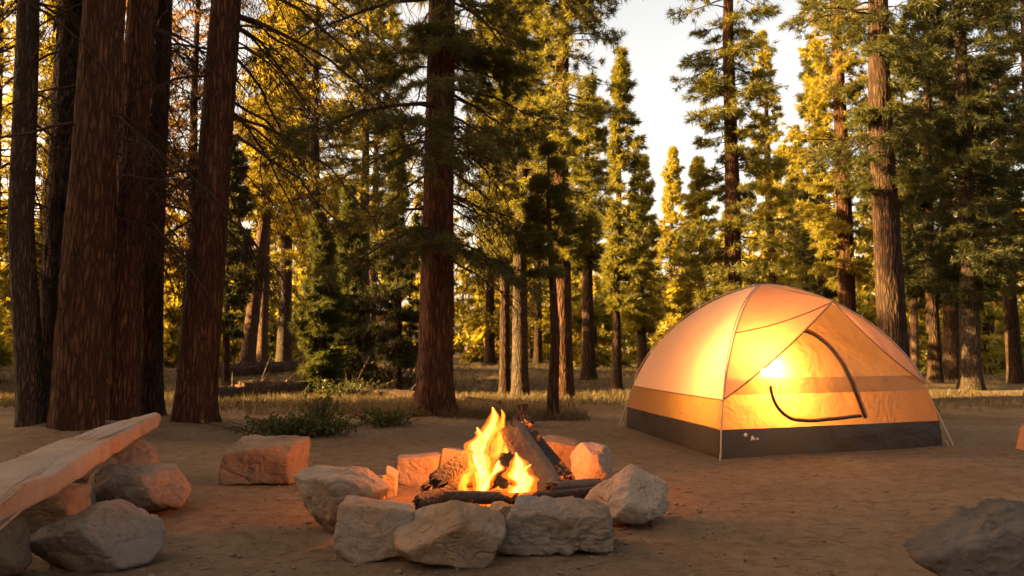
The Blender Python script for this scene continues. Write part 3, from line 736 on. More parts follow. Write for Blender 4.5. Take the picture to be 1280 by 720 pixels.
def log_mesh(p0, p1, r0, r1, seed, wedge=0.0, roll=0.0, sq=1.0, rough=1.0, stubs=0):
    """split or round log between two points; ends capped, surface grained along its length"""
    r = np.random.default_rng(seed); p0 = np.asarray(p0, float); p1 = np.asarray(p1, float)
    n, k = 40, 28; t = np.linspace(0, 1, n)
    d = nrm((p1 - p0)[None])[0]; up = np.array([0, 0, 1.0]) if abs(d[2]) < 0.9 else np.array([0, 1.0, 0])
    s = nrm(np.cross(d, up)[None])[0]; u = np.cross(s, d)
    a = np.arange(k) * 2 * PI / k
    rad = np.ones(k)
    if wedge:   # flat split faces
        for ph, h in ((roll, 1 - wedge), (roll + 1.75, 1 - wedge * 0.8)):
            c = np.cos(a - ph); rad = np.minimum(rad, np.where(c > 0.05, h / np.maximum(c, 0.05), 9))
    ca, sa = np.cos(a) * rad, np.sin(a) * rad * sq
    R = r0 + (r1 - r0) * t
    q = np.stack(np.broadcast_arrays(t[:, None] * np.linalg.norm(p1 - p0) * 2.2, 5 * ca[None], 5 * sa[None]), -1)
    w = 1 + rough * 0.10 * fbm(q * 2.2, seed, 4) + rough * 0.10 * fbm(q * np.array([0.6, 1.3, 1.3]), seed + 3, 2)
    bend = 0.02 * np.sin(t * 3 + seed)[:, None]
    C = p0 + (p1 - p0) * t[:, None] + s * bend
    jag = 0.02 * r.normal(size=k)
    V = C[:, None] + (R[:, None] * w * ca[None])[..., None] * s + (R[:, None] * w * sa[None])[..., None] * u
    V[0] += d * jag[:, None]; V[-1] += d * np.roll(jag, 5)[:, None]
    mb = MB(); I = np.arange(n * k).reshape(n, k)
    mb.add(V.reshape(-1, 3), None, np.stack([I[:-1], np.roll(I[:-1], -1, 1), np.roll(I[1:], -1, 1), I[1:]], -1).reshape(-1, 4))
    for e, f in ((0, 1), (n - 1, 0)):
        vv = np.vstack([V[e], V[e].mean(0)]); i = np.arange(k); j = np.roll(i, -1)
        mb.add(vv, np.stack([j, i, np.full(k, k)], 1) if f else np.stack([i, j, np.full(k, k)], 1))
    for _ in range(stubs):
        k0 = int(r.integers(4, n - 4)); dr = nrm((s * r.normal() + u * abs(r.normal()) + np.array([0, 0, 0.4]))[None])[0]; L = r.uniform(0.25, 0.9)
        tt = np.linspace(0, 1, 6)[:, None]; tubes(mb, (C[k0] + dr * L * tt + d * 0.3 * L * tt ** 2)[None], (0.035 * (1 - 0.8 * tt[:, 0]))[None], 6)
    return mb.mesh('log')

def log(label, a, Ya, b, Yb, r0, r1, seed, mat, **kw):
    p0, p1 = at(a[0], a[1], Ya), at(b[0], b[1], Yb)
    me = log_mesh(p0, p1, r0, r1, seed, **kw)
    o = link('log', me, mat, None, True); return tag(o, label, 'firewood', 'firewood in the fire ring')
log('wide pale split log leaning upright right of the flames', (685, 612), 4.75, (640, 535), 5.02, 0.095, 0.085, 1, SPLIT, wedge=0.45, roll=2.4, sq=0.75)
log('dark charred log leaning behind the pale split log', (702, 600), 4.95, (655, 533), 5.12, 0.075, 0.065, 2, CHAR, wedge=0.3, roll=0.5)
log('dark split log leaning in from the left of the flames', (545, 604), 4.80, (602, 563), 5.06, 0.07, 0.05, 3, CHAR, wedge=0.35, roll=1.2)
log('thin pale log lying above the dark log on the left', (535, 612), 4.9, (592, 567), 5.15, 0.035, 0.03, 4, SPLIT)
log('charred log lying across the front of the fire bed', (545, 622), 4.72, (668, 622), 4.66, 0.040, 0.034, 5, CHAR)
log('long charred log lying at the front right of the fire bed', (650, 624), 4.62, (765, 612), 4.78, 0.042, 0.034, 6, CHAR, wedge=0.2)
log('burning chunk standing in the middle of the flames', (626, 606), 4.83, (632, 568), 4.9, 0.06, 0.055, 7, CHAR, wedge=0.2)
log('charred stub pointing toward the front left ring stone', (520, 628), 4.6, (575, 612), 4.85, 0.045, 0.05, 8, CHAR)
log('short brown stick lying beside the right leaning logs', (690, 610), 4.7, (750, 605), 4.9, 0.035, 0.03, 9, SPLIT)
log('charred log at the back of the fire bed', (575, 600), 5.2, (690, 596), 5.15, 0.05, 0.05, 10, CHAR)

def flame_mat(name, c0, c1, s0, s1, alpha):
    t = NT(name); v = t.coord('Object', (1, 1, 0.45)); n = t.noise(v, 16, 3, 0.6, 0.6)
    z = t.n('SeparateXYZ', Vector=t.coord('Object')).outputs[2]
    zz = t.math('MULTIPLY', z, 1.8, True)
    col = t.mix(zz, c0, c1)
    st = t.math('MULTIPLY', t.ramp(n, [(0.3, (s0,) * 3), (0.7, (1, 1, 1))]), s1)
    em = t.n('Emission', Color=col, Strength=st).outputs[0]
    tr = t.n('BsdfTransparent').outputs[0]
    a = t.math('MULTIPLY', t.ramp(n, [(0.36, (0.25,) * 3), (0.62, (1, 1, 1))]), alpha)
    return t.surf(t.n('MixShader', Fac=a, i1=tr, i2=em).outputs[0])
FL_OUT = flame_mat('flame_outer', (1.0, 0.13, 0.008), (1.0, 0.20, 0.012), 0.3, 0.40, 0.40)
FL_MID = flame_mat('flame_middle', (1.0, 0.36, 0.03), (1.0, 0.34, 0.025), 0.5, 0.62, 0.55)
FL_CORE = flame_mat('flame_core', (1.0, 0.58, 0.15), (1.0, 0.46, 0.07), 0.5, 1.35, 0.85)

FIRE = np.array([at(615, 612, 4.98)[0], 4.98, 0.0])
def tongue(mb, px_pts, Y, radii, seed, f):
    n, k = 36, 14
    P = np.array([at(a, b, Y) for a, b in px_pts]) - FIRE
    s = np.linspace(0, 1, len(P)); t = np.linspace(0, 1, n)
    # smooth the path with a Catmull-like cubic through numpy interpolation + blur
    C = np.stack([np.interp(t, s, P[:, i]) for i in range(3)], -1)
    R = np.interp(t, s, radii) / F * Y * f
    for _ in range(4):
        C[1:-1] = (C[:-2] + 2 * C[1:-1] + C[2:]) / 4; R[1:-1] = (R[:-2] + 2 * R[1:-1] + R[2:]) / 4
    C[:, 0] += 0.012 * np.sin(t * 9 + seed) * t; C[:, 1] += 0.015 * np.sin(t * 7 + seed * 2) * t
    a = np.arange(k) * 2 * PI / k
    q = np.stack(np.broadcast_arrays(np.cos(a)[None] * 1.3, np.sin(a)[None] * 1.3, t[:, None] * 6), -1) + seed * 3.1
    w = 1 + 0.75 * vnoise(q, seed) 
    V = np.stack([C[:, None, 0] + R[:, None] * w * np.cos(a), C[:, None, 1] + R[:, None] * w * np.sin(a) * 0.8, C[:, None, 2] + 0 * w], -1)
    I = np.arange(n * k).reshape(n, k)
    mb.add(V.reshape(-1, 3), None, np.stack([I[:-1], np.roll(I[:-1], -1, 1), np.roll(I[1:], -1, 1), I[1:]], -1).reshape(-1, 4))

fire = thing('campfire_flame', 'bright yellow and orange flames burning among the logs', 'fire', FIRE)
TG = [([(603, 614), (604, 590), (597, 566), (606, 545), (617, 524), (617, 509)], 4.86, [9, 14, 16, 11, 5, 1], 1),
      ([(606, 580), (594, 558), (600, 546), (599, 534)], 4.84, [9, 11, 6, 1], 2),
      ([(604, 613), (612, 596), (623, 584), (625, 576)], 4.80, [6, 9, 7, 1], 3),
      ([(646, 621), (652, 606), (646, 592), (651, 578), (644, 566)], 4.66, [12, 14, 12, 7, 1], 4),
      ([(655, 615), (660, 600), (655, 588), (661, 580)], 4.68, [9, 8, 6, 1], 5),
      ([(618, 572), (624, 548), (628, 530), (625, 512)], 5.0, [8, 7, 4, 1], 6),
      ([(577, 616), (580, 602), (588, 590), (586, 578)], 4.8, [8, 7, 5, 1], 7),
      ([(628, 610), (632, 590), (628, 572), (634, 556)], 5.2, [14, 14, 9, 1], 8),
      ([(590, 606), (585, 585), (592, 565), (588, 552)], 5.16, [10, 10, 7, 1], 9)]
for nm, mat, f, sel in (('outer_flame', FL_OUT, 1.22, range(9)), ('middle_flame', FL_MID, 0.78, range(8)), ('flame_core', FL_CORE, 0.43, (0, 1, 2, 3, 4))):
    mb = MB()
    for j in sel:
        pts, Y, rad, sd_ = TG[j]; tongue(mb, pts, Y, rad, sd_, f)
    mb.build(nm, mat, fire, True)

def fire_lamp(name, loc, watts, rad, col):
    d = bpy.data.lights.new(name, 'POINT'); d.energy = watts; d.shadow_soft_size = rad; d.color = col
    o = bpy.data.objects.new(name, d); COL.objects.link(o); o.location = loc
    return o
FIRE_W = 20.0
fire_lamp('fire_glow', tuple(FIRE + np.array([-0.06, 0.10, 0.26])), FIRE_W, 0.13, (1.0, 0.22, 0.024))
fire_lamp('fire_glow', tuple(FIRE + np.array([-0.05, 0.06, 0.46])), FIRE_W * 0.6, 0.12, (1.0, 0.25, 0.03))
fire_lamp('fire_glow', tuple(FIRE + np.array([0.33, 0.16, 0.20])), FIRE_W * 0.45, 0.08, (1.0, 0.22, 0.024))

# ash bed
def ash():
    n = 60; a = np.arange(n) * 2 * PI / n; rr = np.linspace(0, 1, 26)
    c = np.array([-0.12, 4.80]); V = []
    for q in rr:
        x = c[0] + 0.66 * q * np.cos(a); y = c[1] + 0.72 * q * np.sin(a)
        z = 0.012 + 0.05 * (1 - q) + 0.016 * fbm(np.stack([x * 9, y * 9, 0 * x], -1), 5, 3) * (1 - q * 0.5) - 0.035 * q ** 4
        V.append(np.stack([x, y, z], -1))
    V = np.array(V).reshape(-1, 3); I = np.arange(26 * n).reshape(26, n)
    q = np.stack([I[:-1], I[1:], np.roll(I[1:], -1, 1), np.roll(I[:-1], -1, 1)], -1).reshape(-1, 4)
    t = NT('ash'); v = t.coord(); n1 = t.noise(v, 12, 5, 0.7); n2 = t.noise(v, 60, 3)
    col = t.mix(t.ramp(n1, [(0.35, (0, 0, 0)), (0.7, (1, 1, 1))]), (0.035, 0.027, 0.023), (0.15, 0.115, 0.09))
    col = t.mix(t.ramp(n2, [(0.6, (0, 0, 0)), (0.7, (0.8, 0.8, 0.8))]), col, (0.24, 0.2, 0.17))
    m = t.surf(t.principled(col, 0.95, t.bump(n2, 0.7, 0.02), 0.1))
    o = link('ash', np_mesh('ash', V, [q]), m, None, True); tag(o, 'bed of grey ash and charcoal inside the fire ring', 'ash', kind='stuff')
ash()
def embers():
    t = NT('ember'); n = t.noise(t.coord(), 22, 3)
    nd = t.n('BsdfPrincipled', Base__Color=(0.03, 0.02, 0.015), Roughness=0.9, Emission__Color=(1.0, 0.15, 0.012), Emission__Strength=t.ramp(n, [(0.42, (0, 0, 0)), (0.62, (1, 1, 1))]))
    em = t.n('BsdfPrincipled')
    t.t.nodes.remove(em)
    st = t.math('MULTIPLY', t.ramp(n, [(0.42, (0, 0, 0)), (0.62, (1, 1, 1))]), 0.6); t.t.links.new(st, nd.inputs['Emission Strength'])
    m = t.surf(nd.outputs[0]); r = np.random.default_rng(9); mb = MB()
    bm = bmesh.new(); bmesh.ops.create_icosphere(bm, subdivisions=2, radius=1.0)
    V0 = np.array([v.co[:] for v in bm.verts]); F0 = np.array([[v.index for v in f.verts] for f in bm.faces]); bm.free()
    spots = [(r.normal(-0.1, 0.2), r.normal(4.85, 0.16)) for _ in range(150)] + [(r.normal(0.35, 0.05), r.normal(4.95, 0.05)) for _ in range(30)]
    for x, y in spots:
        s = r.uniform(0.008, 0.026); D = V0 * (1 + 0.35 * fbm(V0 * 1.5 + r.uniform(0, 50), 3, 2))[:, None] * np.array([1, r.uniform(0.6, 1), r.uniform(0.5, 0.9)]) * s
        mb.add(D + np.array([x, y, 0.05 + 0.4 * s - 0.04 * ((x + .1) ** 2 + (y - 4.8) ** 2) / 0.3]), F0)
    o = mb.build('embers', m, None, True); tag(o, 'glowing orange embers scattered under the burning logs', 'embers', kind='stuff')
embers()

# ------------------------------------------------------------------ tent
def fabric(name, dif, tra, mixf=0.5, rough=0.6, bump=0.45, transp=0.0):
    t = NT(name); v = t.coord('Object'); n = t.noise(v, 2.2, 4, 0.6, 0.5); n2 = t.noise(v, 7, 3, 0.5, 1.0)
    bm = t.bump(t.math('ADD', n, t.math('MULTIPLY', n2, 0.25)), bump, 0.08)
    dv = t.mix(n, tuple(c * 0.9 for c in dif), dif)
    d = t.n('BsdfDiffuse', Color=dv, Normal=bm).outputs[0]; tr = t.n('BsdfTranslucent', Color=tra, Normal=bm).outputs[0]
    m = t.n('MixShader', Fac=mixf, i1=d, i2=tr).outputs[0]
    g = t.n('BsdfGlossy', Color=(0.8, 0.8, 0.8), Roughness=0.45, Normal=bm).outputs[0]
    m = t.n('MixShader', Fac=0.04, i1=m, i2=g).outputs[0]
    if transp: m = t.n('MixShader', Fac=transp, i1=m, i2=t.n('BsdfTransparent').outputs[0]).outputs[0]
    return t.surf(m)
FAB_TOP = fabric('tent_peach_nylon', (0.74, 0.52, 0.39), (0.95, 0.45, 0.19), 0.42)
FAB_FLY = fabric('tent_visor_nylon', (0.58, 0.34, 0.22), (0.95, 0.48, 0.16), 0.55)
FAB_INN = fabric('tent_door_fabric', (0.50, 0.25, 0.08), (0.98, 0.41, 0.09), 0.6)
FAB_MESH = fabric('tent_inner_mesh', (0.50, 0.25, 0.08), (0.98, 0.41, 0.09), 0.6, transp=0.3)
FAB_TAN = fabric('tent_tan_band', (0.24, 0.14, 0.07), (0.55, 0.24, 0.045), 0.45)
FAB_STR = fabric('tent_brown_strip', (0.30, 0.17, 0.07), (0.55, 0.22, 0.05), 0.5, transp=0.12)
FAB_TUB = fabric('tent_grey_tub', (0.036, 0.028, 0.027), (0.06, 0.040, 0.028), 0.2, bump=0.5)
POLE = simple('tent_pole_metal', (0.35, 0.27, 0.2), 0.4, 0.5, bump=0)
ZIP = simple('tent_zipper', (0.02, 0.017, 0.015), 0.5, 0.3, bump=0)
SEAM = simple('tent_seam_tape', (0.30, 0.17, 0.09), 0.7, 0.2, bump=0)
WHITE = simple('white_print', (0.75, 0.72, 0.70), 0.6, 0.2, bump=0)

def tent():
    Fc = ground(902, 574); Rc = ground(1178, 558); Lc = ground(783, 534)
    Bc = Lc + Rc - Fc
    cen = (Lc + Rc) / 2; cen[2] = 0
    H = at(955, 357, cen[1])[2]
    root = thing('dome_tent', 'glowing orange dome tent with dark grey tub base on bare earth', 'tent', cen)
    C = [c - cen for c in (Fc, Rc, Bc, Lc)]
    def rib(i, th):
        th = np.asarray(th, float)
        c = np.clip(np.cos(th), 0, 1) ** 1.24; return np.stack([C[i][0] * c, C[i][1] * c, H * np.sin(th)], -1)
    bul = {0: 0.05, 1: 0.07, 2: 0.05, 3: 0.07}
    def face(i, th, t):
        j = (i + 1) % 4
        p = rib(i, th) * (1 - t)[..., None] + rib(j, th) * t[..., None]
        nv = C[i] + C[j]; nv = nv / np.linalg.norm(nv)
        b = bul[i] * np.sin(2 * th) * 4 * t * (1 - t)
        wr = (0.016 * fbm(p * 2.5 + i * 7, 90 + i, 3) + 0.035 * np.clip(1 - p[..., 2] / 0.3, 0, 1) * np.abs(fbm(p * np.array([2.0, 2.0, 5.0]) + i, 95, 2))) * np.sin(PI * t)
        return p + nv * (b + wr)[..., None]
    def patch(i, z0, z1, nth=40, nt=50, off=0.0, ta=0.0, tb=1.0):
        th = np.linspace(math.asin(max(0, z0) / H), math.asin(min(1, z1 / H)), nth); t = np.linspace(ta, tb, nt)
        TH, T = np.meshgrid(th, t, indexing='ij'); p = face(i, TH, T)
        if off: p = p + off * nrm(p * np.array([1, 1, 0.5]))
        I = np.arange(nth * nt).reshape(nth, nt)
        return p.reshape(-1, 3), np.stack([I[:-1, :-1], I[:-1, 1:], I[1:, 1:], I[1:, :-1]], -1).reshape(-1, 4)
    ZT, ZB = 0.25, 0.50
    def faces(name, mat, sides, z0, z1, **kw):
        mb = MB()
        for i in sides:
            p, q = patch(i, z0, z1, **kw); mb.add(p, None, q)
        return mb.build(name, mat, root, True)
    faces('tub_base', FAB_TUB, (0, 1, 2, 3), 0.0, ZT)
    faces('side_band', FAB_TAN, (1, 2, 3), ZT, ZB)
    faces('canopy', FAB_TOP, (1, 2, 3), ZB, H)
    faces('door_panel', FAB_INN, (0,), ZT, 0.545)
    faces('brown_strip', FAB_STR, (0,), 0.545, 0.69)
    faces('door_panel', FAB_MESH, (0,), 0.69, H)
    # floor inside
    mb = MB(); mb.add(np.array([c * 0.985 + np.array([0, 0, 0.035]) for c in C]), None, [[0, 1, 2, 3]]); mb.build('floor_sheet', FAB_TUB, root)
    # visor: two cone-like sheets from the ribs to the brow point
    V = at(1041, 377, at(1041, 377, 7.5)[1]) - cen
    thF = np.linspace(math.asin(ZB / H), PI / 2, 40); thR = np.linspace(math.asin(0.60 / H), PI / 2, 40)
    def cone(i, th):
        s = np.linspace(0, 1, 26); Rb = rib(i, th) + nrm(rib(i, th)) * 0.012
        P = Rb[:, None] * (1 - s)[None, :, None] + V[None, None] * s[None, :, None]
        P[..., 2] -= 0.05 * (4 * s * (1 - s))[None] * np.cos(th)[:, None]
        I = np.arange(40 * 26).reshape(40, 26)
        q = np.stack([I[:-1, :-1], I[:-1, 1:], I[1:, 1:], I[1:, :-1]], -1).reshape(-1, 4)
        mb = MB(); mb.add(P.reshape(-1, 3), None, q); return mb, P
    m1, P1 = cone(0, thF); m1.build('visor', FAB_FLY, root, True)
    m2, P2 = cone(1, thR); m2.build('visor', FAB_FLY, root, True)
    def tube(name, pts, rad, mat, k=6):
        mb = MB(); pts = np.asarray(pts); tubes(mb, pts[None], np.full((1, len(pts)), rad), k, True); return mb.build(name, mat, root, True)
    # poles along the four ribs
    th = np.linspace(0.0, PI / 2, 40)
    for i in range(4):
        P = rib(i, th); out = nrm(C[i][None] * 1.0); P = P + out * 0.018 + np.array([0, 0, 0.012])
        if i in (1, 3):     # the exposed lower pole runs straight out to its foot beyond the tub
            P = np.where((P[:, 2] < 0.56)[:, None], (C[i] + out[0] * 0.10)[None] * (1 - np.clip(P[:, 2:3] / 0.56, 0, 1)) + rib(i, np.array([math.asin(0.56 / H)])) * np.clip(P[:, 2:3] / 0.56, 0, 1), P)
        tube('pole', P, 0.0075, POLE)
    tube('visor_pole', np.array([(V * s + np.array([0, 0, H]) * (1 - s)) + np.array([0, 0, 0.012]) for s in np.linspace(0, 1, 20)]), 0.005, POLE)
    # seams: visor free edges, the seam across the visor, pole sleeve
    tube('seam', P1[0] + np.array([0, 0, 0.004]), 0.008, SEAM)
    tube('seam', P2[0] + np.array([0, 0, 0.004]), 0.007, SEAM)
    tube('seam', P1[13] + nrm(P1[13] * np.array([1, 1, 0.3])) * 0.006, 0.006, SEAM)
    n0 = -nrm((C[3] - C[0])[None])[0]
    sl = rib(0, np.linspace(0.25, 1.5, 30)); d1 = nrm((C[3] - C[0])[None])[0]
    tube('seam', sl + d1 * 0.07 * np.sin(np.linspace(0, PI, 30))[:, None] + nrm(sl) * 0.012, 0.005, SEAM)
    zb = math.asin(ZB / H)
    p, _ = patch(3, ZB - 0.001, ZB + 0.001, nth=2, nt=50); tube('seam', p[:50] * 1.006, 0.006, SEAM)
    p, _ = patch(3, ZT - 0.001, ZT + 0.001, nth=2, nt=50); tube('seam', p[:50] * 1.004, 0.005, SEAM)
    # door zipper: curves found on the door face
    TH, T = np.meshgrid(np.linspace(0.1, 1.5, 260), np.linspace(0, 1, 260), indexing='ij')
    G = face(0, TH, T); GP = pix(G + cen)
    def on_face(px):
        px = np.asarray(px, float); s = np.linspace(0, 1, len(px)); t = np.linspace(0, 1, 50)
        Q = np.stack([np.interp(t, s, px[:, 0]), np.interp(t, s, px[:, 1])], -1)
        for _ in range(3): Q[1:-1] = (Q[:-2] + 2 * Q[1:-1] + Q[2:]) / 4
        out = []
        for a in Q:
            d = ((GP - a) ** 2).sum(-1); k = np.unravel_index(np.argmin(d), d.shape); out.append(G[k])
        out = np.array(out)
        for _ in range(3): out[1:-1] = (out[:-2] + 2 * out[1:-1] + out[2:]) / 4
        nv = C[0] + C[1]; nv = nv / np.linalg.norm(nv)
        return out + nv * 0.012
    tube('door_zipper', on_face([(1000, 412), (1018, 419), (1036, 434), (1052, 454), (1064, 478), (1074, 503), (1081, 523)]), 0.0125, ZIP)
    tube('door_zipper', on_face([(962, 482), (964, 495), (970, 508), (980, 520), (995, 526), (1015, 526), (1045, 524), (1076, 520)]), 0.0125, ZIP)
    def ribbon(px, wd):
        c = on_face(px); tg = np.gradient(c, axis=0); nv = C[0] + C[1]; nv = nv / np.linalg.norm(nv); sd_ = nrm(np.cross(nrm(tg), nv))
        c = c - nv * 0.006
        V = np.stack([c - sd_ * wd, c + sd_ * wd * 0.5], 1).reshape(-1, 3); I = np.arange(100).reshape(50, 2)
        mb = MB(); mb.add(V, None, np.stack([I[:-1, 0], I[:-1, 1], I[1:, 1], I[1:, 0]], -1)); mb.build('storm_flap', FAB_TAN, root, True)
    ribbon([(1000, 412), (1018, 419), (1036, 434), (1052, 454), (1064, 478), (1074, 503), (1081, 523)], 0.035)
    ribbon([(962, 482), (964, 495), (970, 508), (980, 520), (995, 526), (1015, 526), (1045, 524), (1076, 520)], 0.022)
    # maker's mark: two little white shapes on the tub
    def on_tub(cx, cy, pts):
        mb = MB(); base = on_face([(cx, cy), (cx + 0.5, cy)])[0]
        ex = nrm((C[1] - C[0])[None])[0]; ez = np.array([0, 0, 1.0])
        nv = C[0] + C[1]; nv = nv / np.linalg.norm(nv)
        P = np.array([base + ex * a + ez * b for a, b in pts]) - nv * 0.004
        B2 = P - nv * 0.004; n = len(P)
        c = P.mean(0)
        i = np.arange(n); j = np.roll(i, -1)
        mb.add(np.vstack([P, B2, c]), np.stack([i, j, np.full(n, 2 * n)], 1), np.stack([i, i + n, j + n, j], 1)); return mb
    a = np.linspace(0, 2 * PI, 12, endpoint=False)
    mb = on_tub(932, 544, [(0.02 * math.cos(q), 0.017 * math.sin(q)) for q in a]); mb.build('printed_mark', WHITE, root)
    mb = on_tub(940, 547, [(-0.018, -0.022), (0.0, 0.022), (0.012, 0.004), (0.028, 0.0), (0.03, -0.022)]); mb.build('printed_mark', WHITE, root)
    mb = on_tub(946, 549, [(-0.006, -0.012), (0.0, 0.01), (0.016, 0.004), (0.018, -0.012)]); mb.build('printed_mark', WHITE, root)
    # stake loops at the corners
    for i in range(4):
        d = nrm(C[i][None])[0]; p = C[i]
        tube('stake', np.array([p + d * 0.03 + np.array([0, 0, 0.06]), p + d * 0.06 + np.array([0, 0, 0.0]), p + d * 0.07 + np.array([0, 0, -0.08])]), 0.007, POLE)
    # guy loop on the left side near the front rib
    g = [rib(0, x) for x in (0.18, 0.22, 0.26, 0.31)]
    tube('pole_clip', np.array([g[0] + d1 * 0.02, g[1] + d1 * 0.07, g[2] + d1 * 0.07, g[3] + d1 * 0.02]), 0.005, SEAM)
    # lantern hanging inside, just behind the door
    nv = C[0] + C[1]; nv = nv / np.linalg.norm(nv)
    d = ((GP - np.array([966.0, 466.0])) ** 2).sum(-1); k = np.unravel_index(np.argmin(d), d.shape)
    lp = G[k] - nv * 0.155 + cen
    lan = thing('lantern', 'lit lantern glowing white through the tent door', 'lantern', lp)
    bm = bmesh.new(); bmesh.ops.create_uvsphere(bm, u_segments=20, v_segments=12, radius=0.03)
    me = bpy.data.meshes.new('bulb'); bm.to_mesh(me); bm.free()
    t = NT('lantern_bulb'); m = t.surf(t.n('Emission', Color=(1.0, 0.66, 0.26), Strength=LAMP).outputs[0])
    link('bulb', me, m, lan, True)
    mb = MB()
    prof = [(0.0, 0.085), (0.006, 0.084), (0.010, 0.06), (0.011, 0.035), (0.008, 0.03)]
    a = np.arange(20) * 2 * PI / 20
    V = np.array([[(rr * math.cos(q), rr * math.sin(q), zz) for q in a] for rr, zz in prof]).reshape(-1, 3); I = np.arange(100).reshape(5, 20)
    mb.add(V, None, np.stack([I[:-1], np.roll(I[:-1], -1, 1), np.roll(I[1:], -1, 1), I[1:]], -1).reshape(-1, 4)); mb.build('cap', ZIP, lan, True)
    top = np.array([cen[0] - lp[0], cen[1] - lp[1], H - 0.03 - lp[2]])
    mb = MB(); tubes(mb, np.array([[0, 0, 0.08], top * 0.5 + np.array([0, 0, 0.05]), top])[None], np.full((1, 3), 0.003), 5); mb.build('cord', ZIP, lan)
LAMP = 470.0
tent()

# ------------------------------------------------------------------ fallen logs, stump, plants, small things
def fallen(label, a, b, rad, seed, mat=BARK_DARK):
    p0, p1 = ground(*a), ground(*b)
    p0[2] += rad * 0.6 + float(gz(p0[0], p0[1])); p1[2] += rad * 0.6 + float(gz(p1[0], p1[1]))
    me = log_mesh(p0, p1, rad, rad * 0.7, seed, rough=3.0, stubs=4 if rad > 0.12 else 0)
    o = link('fallen_log', me, mat, None, True); return tag(o, label, 'log', 'fallen logs beyond the clearing')
fallen('long grey fallen log lying beyond the dry grass on the left', (266, 474), (440, 466), 0.24, 51, BARK_PINK)
fallen('dark fallen log lying just in front of the long grey log', (262, 499), (352, 484), 0.15, 52, BARK_GREY)
fallen('weathered fallen trunk slanting between the leaning pinkish trunk and the firs', (300, 492), (430, 481), 0.2, 55, BARK_PINK)
fallen('dark fallen log reaching the left foot of the large flared pine', (432, 487), (520, 494), 0.14, 53)
fallen('thin fallen log right of the large flared pine', (578, 497), (625, 506), 0.07, 54)

def stump():
    g = ground(650, 533)
    r = np.random.default_rng(4); nr, nv = 40, 40; a = np.arange(nr) * 2 * PI / nr; z = np.linspace(-0.05, 0.26, nv)
    A, Z = np.meshgrid(a, z)
    R = 0.085 + 0.06 * np.exp(-np.clip(Z, 0, 1) / 0.08) + 0.03 * np.sin(Z * 22) 
    q = np.stack([np.cos(A) * 1.5, np.sin(A) * 1.5, Z * 9], -1); R = R * (1 + 0.28 * fbm(q * 1.5, 6, 4))
    Z = Z + 0.02 * np.cos(A + 1) * (Z > 0.2)
    V = np.stack([R * np.cos(A) + 0.05 * np.sin(Z * 9), R * np.sin(A), Z], -1).reshape(-1, 3)
    I = np.arange(nr * nv).reshape(nv, nr); mb = MB()
    mb.add(V, None, np.stack([I[:-1], np.roll(I[:-1], -1, 1), np.roll(I[1:], -1, 1), I[1:]], -1).reshape(-1, 4))
    top = V[-nr:]; i = np.arange(nr); mb.add(np.vstack([top, top.mean(0) + np.array([0, 0, 0.01])]), np.stack([i, np.roll(i, -1), np.full(nr, nr)], 1))
    o = mb.build('tree_stump', BARK_PINK, None, True); o.location = tuple(g)
    tag(o, 'short gnarled brown stump behind the top of the leaning firewood', 'stump')
stump()

def plant(label, px, py, width, height, seed, n=60, mat=LEAF, name='leafy_plant', group='low green plants at the edge of the clearing', leaf=0.07):
    g = ground(px, py); r = np.random.default_rng(seed)
    t = thing(name, label, 'plant', (g[0], g[1], float(gz(g[0], g[1]))), group)
    st, lf = MB(), MB()
    base = r.normal(0, width * 0.22, (n, 2)); out = base * 1.0 + r.normal(0, width * 0.14, (n, 2)); h = height * r.uniform(0.45, 1.0, n)
    u = np.linspace(0, 1, 5)
    P = np.stack([base[:, :1] + (out[:, :1]) * u ** 1.6, base[:, 1:] + out[:, 1:] * u ** 1.6, h[:, None] * (u * 1.1 - 0.12 * u ** 3) - 0.02], -1)
    tubes(st, P, np.full((n, 5), 0.004), 4)
    C, D = pts_on(P, 9, 0.2, r); k = 2
    d = nrm(D * 0.5 + r.normal(size=D.shape) * 0.7); s = nrm(np.cross(d, r.normal(size=d.shape))) * leaf * 0.22
    L = leaf * r.uniform(0.7, 1.3, (len(C), 1)); mid = C + d * L * 0.45 ; tipp = C + d * L - np.array([0, 0, 0.012])
    V = np.stack([C, mid - s, tipp, mid + s], 1).reshape(-1, 3); lf.add(V, None, np.arange(len(V)).reshape(-1, 4))
    st.build('stems', TWIG, t); lf.build('leaves', mat, t)
plant('widest leafy green plant at the edge of the clearing on the left', 402, 545, 0.50, 0.27, 1, 70)
plant('low green plant just left of the widest leafy plant', 355, 546, 0.6, 0.26, 2, 70)
plant('taller thin green plant rising behind the widest leafy plant', 402, 530, 0.30, 0.42, 3, 26)
plant('small green tuft near the left of the flared pine foot', 487, 533, 0.42, 0.22, 4, 50)
plant('bushy shrub below the young green firs', 430, 490, 1.0, 0.4, 5, 90, mat=LEAFD, leaf=0.09)
plant('pale dry shrub between the fallen logs', 495, 478, 1.2, 0.7, 6, 90, mat=DRYGRASS, leaf=0.11)
plant('small bright green shoot beside the right tent pole', 1150, 517, 0.3, 0.2, 7, 30)

